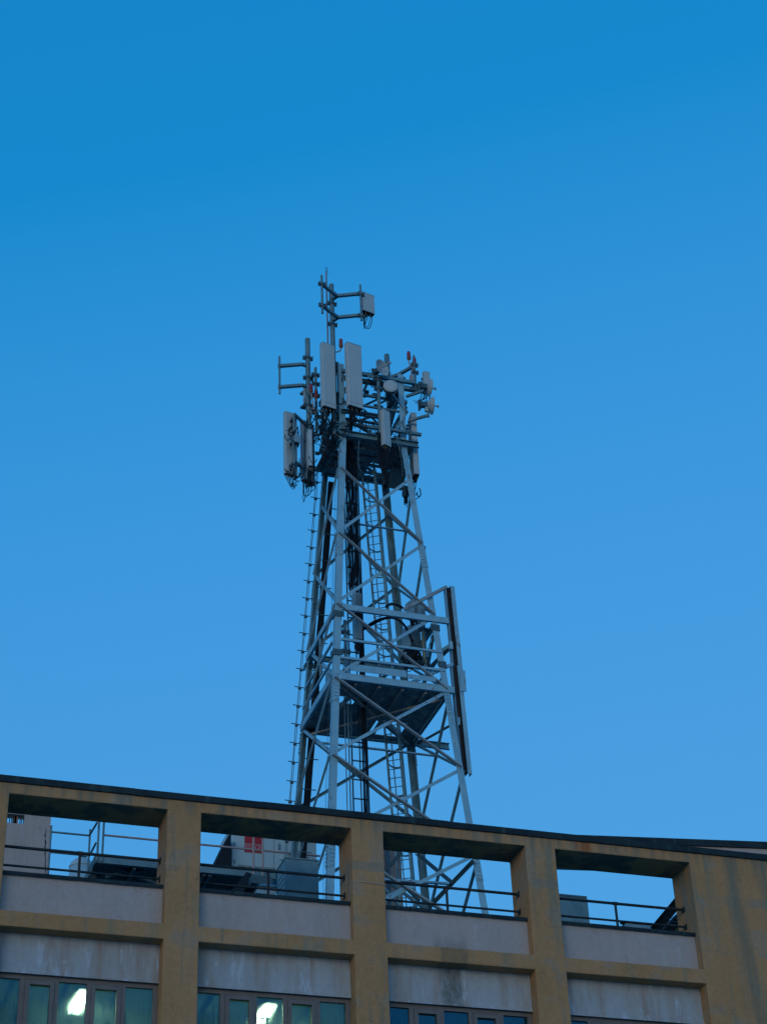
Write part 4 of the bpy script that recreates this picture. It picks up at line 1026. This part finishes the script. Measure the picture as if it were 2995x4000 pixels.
a_ = P(1607, 1478, 47.5); MB().obox(a_, V((.06,0,0)), V((0,.06,0)), V((0,0,.12))).build('case', 'redbox', t, bevel=.008)
MB().tube([a_+V((0,0,.11)), P(1607, 1440, 47.5)], .018, 8).build('conduit', 'reddk', t)
t = thing('lamp_junction_box', tuple(P(1223, 1606, 47.3)), 'pinkish junction box below the faded red lamp', 'junction box')
a_ = P(1223, 1606, 47.2); MB().obox(a_, V((.07,0,0)), V((0,.06,0)), V((0,0,.1))).build('case', 'redbox', t, bevel=.008)

# ------------------------------------------------------------------ loose cables around the head
G = 'loose black cables around the tower head'
LB = 'loose black cable looping among the brackets of the tower head'
def tangle(x0, x1, y0, y1, Y0, Y1, n_, L=60, r=(.009, .02)):
    for i in range(n_):
        Y = R.uniform(Y0, Y1); a_ = (R.uniform(x0, x1), R.uniform(y0, y1)); sd = R.choice((-1, 1))
        pts = [(*a_, Y), (a_[0]+R.uniform(-.5, .5)*L, a_[1]+R.uniform(.2, 1.1)*L, Y), (a_[0]+sd*R.uniform(.1, .9)*L, a_[1]+R.uniform(.4, 1.3)*L, Y), (a_[0]+sd*R.uniform(.2, .8)*L, a_[1]+R.uniform(-.3, .8)*L, Y)]
        cable('loose_cable', LB, pts, R.uniform(*r), group=G, n_=14)
tangle(1225, 1320, 1600, 1700, 46.7, 47.6, 26, 70)
tangle(1225, 1300, 1480, 1620, 47, 47.8, 10, 60)
tangle(1200, 1250, 1780, 1840, 46.9, 47.6, 12, 45)
tangle(1325, 1345, 1420, 1640, 46.9, 47.3, 14, 50)
tangle(1345, 1400, 1600, 1650, 46.5, 46.9, 8, 60)
tangle(1460, 1500, 1700, 1760, 46.5, 47.2, 6, 60, (.012, .02))
tangle(1530, 1580, 1640, 1680, 46.9, 47.3, 6, 60)
tangle(1580, 1640, 1900, 1925, 47.2, 47.6, 7, 40)
tangle(1440, 1500, 1640, 1700, 46.9, 47.6, 14, 60)
tangle(1240, 1330, 1690, 1790, 46.9, 47.8, 22, 60)
tangle(1340, 1420, 1680, 1720, 46.9, 47.3, 10, 50)
tangle(1535, 1600, 1700, 1800, 47.0, 47.8, 12, 60)
tangle(1130, 1165, 1640, 1700, 46.9, 47.1, 8, 45)
tangle(1130, 1172, 1780, 1850, 46.8, 47.1, 12, 45)
tangle(1190, 1235, 1870, 1895, 47.0, 47.9, 6, 35)
tangle(1465, 1490, 1465, 1500, 46.7, 46.9, 6, 35)
tangle(1640, 1665, 1530, 1545, 47.0, 47.3, 4, 40)
for i in range(7):
    Y = 46.5+.05*i; x = 1485+i*5
    cable('hanging_loop', 'big black cable loop hanging below the short panel antenna', [(x-8, 1690, Y), (x-25, 1860+i*4, Y), (x+30, 1880-i*4, Y), (x+26, 1750, Y)], .02, group='cable loops under the short panel antenna')
for i in range(5):
    Y = 47.0; cable('downlead_cable', 'thick black cable dropping from the tallest broad panel antenna', [(1366+i*3, 1600, 46.5), (1366+i*2.2, 1640, 46.6), (1362+i*2.5, 1680, 46.9), (1358+i*4, 1730, 47.3), (1360+i*7, 1800, 47.5)], .018, group='cables dropping from the broad panel antenna')
for i, (pts) in enumerate((((1402, 1720), (1400, 1760), (1394, 1830), (1412, 1842)), ((1545, 1705), (1552, 1740), (1575, 1760), (1578, 1830)), ((1548, 1700), (1570, 1720), (1560, 1760), (1590, 1790)), ((1552, 1700), (1556, 1760), (1572, 1790), (1572, 1860)))):
    cable('pale_wire', 'thin pale wire trailing down in front of the head deck', [(*q, 46.6) for q in pts], .008, 'galv', 'wire', group='pale wires below the head')
# dark equipment under the head deck
cabinet('radio_unit', 'dark radio box hanging under the right side of the head deck', 'radio unit', (1580, 1935), (1597, 1940), (1555, 1938), 1895, 47.6, 'galvd', None, 5, 8, .3)
cabinet('radio_unit', 'dark radio box under the middle of the head deck', 'radio unit', (1500, 1890), (1520, 1896), (1485, 1895), 1840, 48.2, 'galvd', None, 5, 3, .2)
t = thing('sloping_duct', tuple(P(1560, 1860, 47.6)), 'dark sloping duct plate under the right of the head deck', 'duct')
a_, b_ = P(1560, 1780, 47.8), P(1540, 1910, 48.3); MB().bar(a_, b_, .5, .06).build('plate', 'galvd', t); MB().bar(a_+V((.3,0,0)), b_+V((.25,0,0)), .05, .12).build('edge', 'galvd', t)

# ------------------------------------------------------------------ things on the roof
YP = 50.9
zp = P(785, 3405, YP).z
xl, xr, xe = P(372, 3370, YP).x, P(976, 3423, YP).x, P(1077, 3424, YP).x
pf = thing('roof_platform', ((xl+xr)/2, YP, ZF), 'raised steel roof platform with corrugated underside behind the left openings', 'platform')
MB().chan((xl, YP, zp+.12), (xe, YP, zp+.12), V((0,1,0)), .26, .1, .014).build('edge_beam', 'galv', pf)
MB().chan((xl, YP+.12, zp+.12), (xl, 60, zp+.12), V((1,0,0)), .26, .1, .014).build('edge_beam', 'galvd', pf)
mb = MB(); n = 70
x = xl+.15
while x < xr:
    mb.hexa([(x,YP+.1,zp+.085),(x+.12,YP+.1,zp+.085),(x+.12,60,zp+.085),(x,60,zp+.085)], [(x,YP+.1,zp+.1),(x+.12,YP+.1,zp+.1),(x+.12,60,zp+.1),(x,60,zp+.1)]); x += .2
mb.box(xl+.1, xr, YP+.11, 60, zp+.101, zp+.12)
mb.build('corrugated_deck', 'corr', pf)
for y in (YP+1.3, YP+2.7, YP+4.2): MB().box(xl+.1, xr, y-.05, y+.05, zp-.12, zp+.025).build('joist', 'galvd', pf)
for xx in (xl+1.2, xl+3.3, xr-1.2): MB().box(xx-.05, xx+.05, YP+.12, 60, zp-.07, zp+.02).build('joist', 'galvd', pf)
for p0, p1 in (((425, 3378), (508, 3407)), ((508, 3408), (611, 3392)), ((415, 3424), (470, 3412)), ((545, 3427), (612, 3452)), ((372, 3372), (350, 3425))):
    a_ = P(*p0, YP+.5); b_ = P(*p1, YP+.6); MB().bar(a_, b_, .1, .08).build('wind_brace', 'galvd', pf)
for xx in (xl+.1, xr-.1, xl+(xr-xl)*.5): MB().box(xx-.08, xx+.08, YP+.8, YP+.96, ZF, zp+.0).build('support_post', 'galvd', pf)
gr = thing('platform_guardrail', (xl, YP, zp+.25), 'thin pipe guard rail along the front edge of the raised roof platform', 'guard rail')
zr_ = P(405, 3262, YP).z
for z in (zr_,): MB().tube([(P(403, 3262, YP).x, YP, z), (P(1250, 3345, YP).x, YP, z)], .032, 10).build('rail', 'redbox', gr)
for px in (383, 402, 990, 1026):
    x = P(px, 3300, YP).x; MB().tube([(x, YP-.02, zp+.02), (x, YP-.02, zr_+1.0)], .034, 10).build('post', 'redbox' if px > 900 else 'galv', gr)
g2 = thing('corner_guardrail', tuple(P(350, 3420, 51.6)), 'grey corner guard rail between the stair block and the platform', 'guard rail')
Yg = 51.6
c_ = P(350, 3264, Yg); e_ = PZ(380, 3214, c_.z)
for (py, q) in ((3264, 0), (3343, 1)):
    c_ = P(350, py, Yg); x0_ = P(193, py, Yg).x
    MB().tube([(x0_, Yg, c_.z), (c_.x, Yg, c_.z)], .03, 10).build('rail', 'galv', g2)
    MB().tube([c_, V((e_.x, e_.y, c_.z))], .03, 10).build('rail', 'galvd', g2)
for px in (197, 350):
    x = P(px, 3300, Yg).x; MB().tube([(x, Yg, ZF), (x, Yg, c_.z+.85)], .032, 10).build('post', 'galv', g2)
for o in g2.children:
    pass
# pale stair block with a barred slot
Ys = 46.0
xr_ = P(193, 3300, Ys).x; zt_ = ZA(xr_, Ys, 3075); xw = -4.6
s0, s1 = P(27, 3200, Ys).x, P(97, 3200, Ys).x; zs0, zs1 = P(60, 3216, Ys).z, P(60, 3180, Ys).z
sb = thing('stair_block', (xr_-2, Ys, ZF), 'pale cracked plaster wall of a stair block with a barred slot', 'roof wall')
mb = MB(); mb.box(xw, s0-1.2, Ys, Ys+.3, ZF, zt_); mb.box(s0-1.2, s1, Ys, Ys+.3, ZF, zs0); mb.box(s0-1.2, s1, Ys, Ys+.3, zs1, zt_); mb.box(s1, xr_, Ys, Ys+.3, ZF, zt_)
mb.build('wall', 'pale3', sb)
MB().box(xw, xr_+.04, Ys-.05, Ys+.35, zt_+.002, zt_+.1).build('coping', 'flash', sb)
for px in (30, 41, 49, 55, 60, 67, 82, 88): 
    x = P(px, 3200, Ys).x; w = .05 if px in (60, 67) else .012; MB().box(x-w, x+w, Ys+.1, Ys+.14, zs0, zs1).build('bar', 'rod' if w > .02 else 'galvd', sb)
pts = [P(179+R.uniform(-3, 3), y, Ys-.0005) for y in range(3235, 3420, 12)]
mb = MB()
for i in range(len(pts)-1):
    w = R.uniform(.008, .022); a_, b_ = pts[i], pts[i+1]; mb.box(0,0,0,0,0,0) if False else mb.add([(a_.x-w,Ys-.003,a_.z),(a_.x+w,Ys-.003,a_.z),(b_.x+w*.8,Ys-.003,b_.z),(b_.x-w*.8,Ys-.003,b_.z)], [(3,2,1,0)])
mb.build('crack', 'black', sb)
# white domed tank
tk = P(318, 3420, 53.5); rr = P(366, 3420, 53.5).x-tk.x; zt1 = P(318, 3392, 53.5).z
t = thing('roof_tank', (tk.x, 53.5, ZF), 'white round tank with a low domed lid behind the first railing', 'tank')
MB().lathe((tk.x, 53.5, ZF), (0,0,1), [(0,0),(rr,0),(rr,zt1-ZF),(0,zt1-ZF)], 40).build('drum', 'white', t)
MB().lathe((tk.x, 53.5, zt1+.002), (0,0,1), [(rr*1.03,0),(rr*1.03,.05),(rr*.9,.16),(rr*.6,.27),(rr*.3,.33),(0,.35)], 40).build('lid', 'white', t)
MB().box(tk.x-.1, tk.x+.1, 53.3, 53.5, zt1+.3, zt1+.42).build('vent', 'galvd', t)
# air conditioner with its red sticker
Ya = 52.6
x0_, x1_ = P(906, 3330, Ya).x, P(1236, 3330, Ya).x; zb_ = ZA(x0_, Ya, 3394); zt_ = ZA(x0_, Ya, 3218)
ac = thing('air_conditioner', ((x0_+x1_)/2, Ya, zb_), 'big grey air conditioning unit with a red lettered sticker behind the second railing', 'air conditioner')
MB().box(x0_, x1_, Ya, Ya+1.6, zb_, zt_).build('casing', 'white', ac, bevel=.01)
mb = MB()
for px in (1070, 1191): x = P(px, 3330, Ya).x; mb.box(x-.006, x+.006, Ya-.003, Ya+.01, zb_+.02, zt_-.02)
for dz in (.06, .1, .14): mb.box(x0_+.2, x0_+1.4, Ya-.012, Ya-.001, zb_+dz, zb_+dz+.012)
mb.build('panel_seam', 'galvd', ac)
mb = MB()
for i in range(9): z = zb_+.25+i*.06; mb.box(x1_-.95, x1_-.25, Ya-.02, Ya-.001, z, z+.02)
for q in (.12, .5, .88): mb.box(x0_+.06, x0_+.1, Ya-.03, Ya-.001, zb_+(zt_-zb_)*q, zb_+(zt_-zb_)*q+.12)
mb.box(x0_+1.5, x0_+1.54, Ya-.05, Ya-.001, zb_+.8, zb_+1.0)
mb.build('vent', 'galv', ac)
sx0, sx1 = P(955, 3300, Ya).x, P(1022, 3300, Ya).x
z1s, z2s, z3s, z4s = [P(955, y, Ya).z for y in (3252, 3294, 3297, 3328)]
st = MB().box(sx0, sx1, Ya-.009, Ya-.0015, z2s, z1s).box(sx0, sx1, Ya-.009, Ya-.0015, z4s, z3s).build('sticker', 'sign', ac)
MB().box(sx0, sx1, Ya-.0105, Ya-.0092, z4s+.065, z4s+.08).build('sticker_line', 'letter', ac)
MB().box(x0_-.008, x0_-.001, Ya+.15, Ya+1.1, z4s, z1s).build('sticker', 'sign', ac)
tc = bpy.data.curves.new('lettering', 'FONT'); tc.body = 'STULZ'; tc.extrude = .002; tc.size = 1; tc.align_x = 'CENTER'
to = bpy.data.objects.new('lettering', tc); C.objects.link(to); bpy.context.view_layer.update()
sz = (sx1-sx0)*.9/max(to.dimensions.x, .1); hh = (z3s-z4s-.1)
to.scale = (sz, sz*1.0, sz); to.rotation_euler = (PI/2, 0, 0); to.parent = ac; to.location = V(((sx0+sx1)/2, Ya-.012, z4s+.105))-V(ac.location)
bpy.context.view_layer.update(); me = bpy.data.meshes.new_from_object(to.evaluated_get(bpy.context.evaluated_depsgraph_get()))
tm = bpy.data.objects.new('logo_lettering', me); C.objects.link(tm); tm.parent = ac; tm.location = to.location; tm.scale = to.scale; tm.rotation_euler = to.rotation_euler
me.materials.clear(); me.materials.append(M['letter']); bpy.data.objects.remove(to)
for xx in (x0_+.1, x1_-.1): MB().box(xx-.06, xx+.06, Ya+.1, Ya+.25, ZF, zb_-.002).build('stand_leg', 'galvd', ac)
# dark sloped hood left of it
t = thing('sloped_hood', tuple(P(860, 3380, 52)), 'dark sloping sheet hood left of the big air conditioning unit', 'hood')
a_, b_ = P(838, 3375, 52.2), P(893, 3262, 52.2); c_ = P(903, 3262, 52.2); d_ = P(900, 3392, 52.2)
q = V((0, 1.2, 0)); MB().hexa([a_, d_, d_+q, a_+q], [b_, c_, c_+q, b_+q]).build('sheet', 'black', t)
# grey cabinet right behind the second railing
Yc = 43.3
n_ = P(1115, 3347, Yc); r_ = P(1243, 3360, Yc); 
t = thing('grey_cabinet', (n_.x, Yc, ZF), 'tall dark grey metal cabinet with a lighter side behind the second railing', 'cabinet')
dy = PZ(1081, 3397, n_.z).y-Yc
MB().box(n_.x, r_.x, Yc, Yc+dy, ZF+.05, n_.z-.04).build('body', 'galv', t, bevel=.006)
MB().box(n_.x-.015, r_.x+.015, Yc-.02, Yc+dy+.02, n_.z-.038, n_.z).build('lid', 'galv', t)
mb = MB()
for i in range(26): z = ZF+.3+i*(n_.z-ZF-.5)/26; mb.box(n_.x-.012, n_.x-.001, Yc+.08, Yc+dy-.08, z, z+.03)
mb.build('side_louvre', 'white', t)
# small white box and dark clutter between platform and cabinet
a_ = P(1010, 3462, 44.6); b_ = P(1078, 3468, 44.6)
t = thing('white_vent_box', (a_.x, 44.6, ZF), 'small white vent box with a pitched lid left of the grey cabinet', 'vent box')
MB().box(a_.x, b_.x, 44.6, 45.3, ZF, a_.z).build('body', 'white', t)
mb = MB(); z = a_.z+.003; mb.hexa([(a_.x-.05,44.55,z),(b_.x+.02,44.55,z),(b_.x+.02,45.35,z),(a_.x-.05,45.35,z)], [(a_.x+.12,44.7,z+.13),(b_.x,44.7,z+.13),(b_.x,45.2,z+.13),(a_.x+.12,45.2,z+.13)]); mb.build('lid', 'galv', t)
t = thing('dark_duct', tuple(P(1000, 3450, 49.5)), 'dark duct with flanges below the end of the raised platform', 'duct')
a_, b_ = P(1000, 3432, 49.6), P(930, 3520, 50.2); MB().bar(a_, b_, .55, .4).build('duct', 'black', t); MB().bar(P(978, 3440, 49.2), P(1060, 3450, 49.2), .3, .25).build('flange', 'galvd', t)
for q in range(2): x = P(997+q*20, 3430, 50.5).x; MB().box(x-.03, x+.03, 50.4, 50.5, zp-.4, zp+.1).build('strap', 'galv', t)
# chimney behind the tower foot
Yh = 55.0; x0_, x1_ = P(1500, 3450, Yh).x, P(1571, 3450, Yh).x
t = thing('chimney_stack', (x0_, Yh, ZF), 'brownish rendered chimney stack behind the tower foot in the third opening', 'chimney')
zt_ = ZA(x0_, Yh, 3290)
M['brownr'] = mat('brown_render', (.2, .17, .15), .9, 0, steel((.17, .155, .15), (.22, .2, .185), (.14, .13, .12), .6, .8))
MB().box(x0_, x1_, Yh, Yh+.8, ZF, zt_).build('shaft', 'brownr', t, bevel=.01)
mb = MB().box(x0_-.06, x1_+.06, Yh-.06, Yh+.86, zt_+.001, zt_+.1); mb.build('cap', 'flash', t)
mb = MB().box(x0_+.08, x0_+.2, Yh-.05, Yh-.002, ZF, zt_-.3); mb.build('downpipe', 'galvd', t)
# things seen through the right hand opening
Yb = 46.0; x0_, x1_ = P(2187, 3550, Yb).x, P(2297, 3550, Yb).x; zt_ = ZA(x1_, Yb, 3506)
t = thing('roof_cabinet', ((x0_+x1_)/2, Yb, ZF), 'teal grey cabinet at the left edge of the rightmost opening', 'cabinet')
MB().box(x0_, x1_, Yb, Yb+.7, ZF, zt_-.03).build('body', 'galv', t, bevel=.008)
MB().box(x0_-.0, x1_-.02, Yb-.02, Yb+.72, zt_-.028, zt_+.03).build('lid', 'galvd', t)
Yq = 44.5; a_ = P(2442, 3603, Yq); b_ = P(2562, 3615, Yq)
t = thing('roof_box', (a_.x, Yq, ZF), 'low pale grey box behind the rightmost railing', 'box')
MB().box(a_.x, b_.x, Yq, Yq+.4, ZF+.02, a_.z-.02).build('body', 'box', t, bevel=.006); MB().box(a_.x-.01, b_.x+.01, Yq-.015, Yq+.42, a_.z-.018, a_.z).build('lid', 'galv', t)
c_ = P(2430, 3604, 44)
t = thing('floodlight', tuple(c_), 'small dark floodlight perched beside the low pale box', 'floodlight')
MB().obox(c_, V((.06,0,.01)), V((0,.05,0)), V((-.01,0,.035))).build('head', 'flash', t, bevel=.006)
MB().tube([c_-V((0,0,.03)), V((c_.x, c_.y, ZF))], .016, 8).build('stem', 'flash', t)
t = thing('slanting_steel_beam', tuple(P(2600, 3590, 44.5)), 'dark slanting steel stringer seen in the corner of the rightmost opening', 'stair stringer')
a_ = P(2550, 3640, 43.2); b_ = PZ(2650, 3525, P(2640, 3560, 43.2).z+.2)
a_, b_ = P(2552, 3636, 43.6), P(2648, 3520, 43.2)
MB().chan(a_, b_, V((0,-1,0)), .26, .12, .02).build('stringer', 'flash', t)
for i in range(5):
    c_ = a_.lerp(b_, .45+.1*i); MB().box(c_.x+.1, c_.x+.42, c_.y, c_.y+.5, c_.z-.2, c_.z-.17).build('tread', 'galvd', t)
a_, b_ = P(2578, 3600, 43.9), P(2652, 3600, 43.9); 
t = tag(MB().box(a_.x, b_.x+.5, 43.9, 44.1, ZF, P(2600, 3592, 43.9).z).build('low_wall', 'ochre', None, (a_.x, 43.9, ZF), bevel=.01), 'low ochre wall under the slanting stringer in the rightmost opening', 'wall')
# wing behind on the right, its roof edge running at an angle
Yw0 = 48.0
p0 = P(2236, 3261, Yw0); p1 = PZ(2995, 3289, p0.z); d = (p1-p0); d = V((d.x, d.y, 0)).normalized(); p0 = p0-d*1.5; p1 = p1+d*6
nn = V((-d.y, d.x, 0)); 
if nn.y < 0: nn = -nn
wg = thing('rear_roof_screen', tuple(V((p0.x, p0.y, ZF))), 'pale rear roof beam with a dark edge rising behind the right end of the facade', 'roof beam')
hc = .22
zt_ = p0.z
MB().hexa([p0+nn*.04-V((0,0,.85)), p1+nn*.04-V((0,0,.85)), p1+nn*.7-V((0,0,.85)), p0+nn*.7-V((0,0,.85))], [p0+nn*.04-V((0,0,hc)), p1+nn*.04-V((0,0,hc)), p1+nn*.7-V((0,0,hc)), p0+nn*.7-V((0,0,hc))]).build('wall', 'pale3', wg)
for f0 in (.93,):
    a_ = p0.lerp(p1, f0); MB().obox(a_+nn*.38-V((0,0,2.2)), d*.4, nn*.33, V((0,0,1.345))).build('pillar', 'pale3', wg)
sp_ = P(2770, 3279, (p0.y+p1.y)/2)
L_ = (p1-p0).length; fr_ = .0
for (f0, f1, dz) in ((0, .33, 0), (.33, .62, .0), (.62, 1, .03)):
    a_ = p0.lerp(p1, f0); b_ = p0.lerp(p1, f1)+d*.03
    MB().hexa([a_-nn*(.03+dz)-V((0,0,hc)), b_-nn*(.03+dz)-V((0,0,hc)), b_+nn*.75-V((0,0,hc)), a_+nn*.75-V((0,0,hc))], [a_-nn*(.03+dz)+V((0,0,dz)), b_-nn*(.03+dz)+V((0,0,dz)), b_+nn*.75+V((0,0,dz)), a_+nn*.75+V((0,0,dz))]).build('roof_coping', 'flash', wg, bevel=.01)
print('WING', p0, p1, 'ZRT', ZRT, 'zp', zp, 'ZS', ZS, 'ZF', ZF)
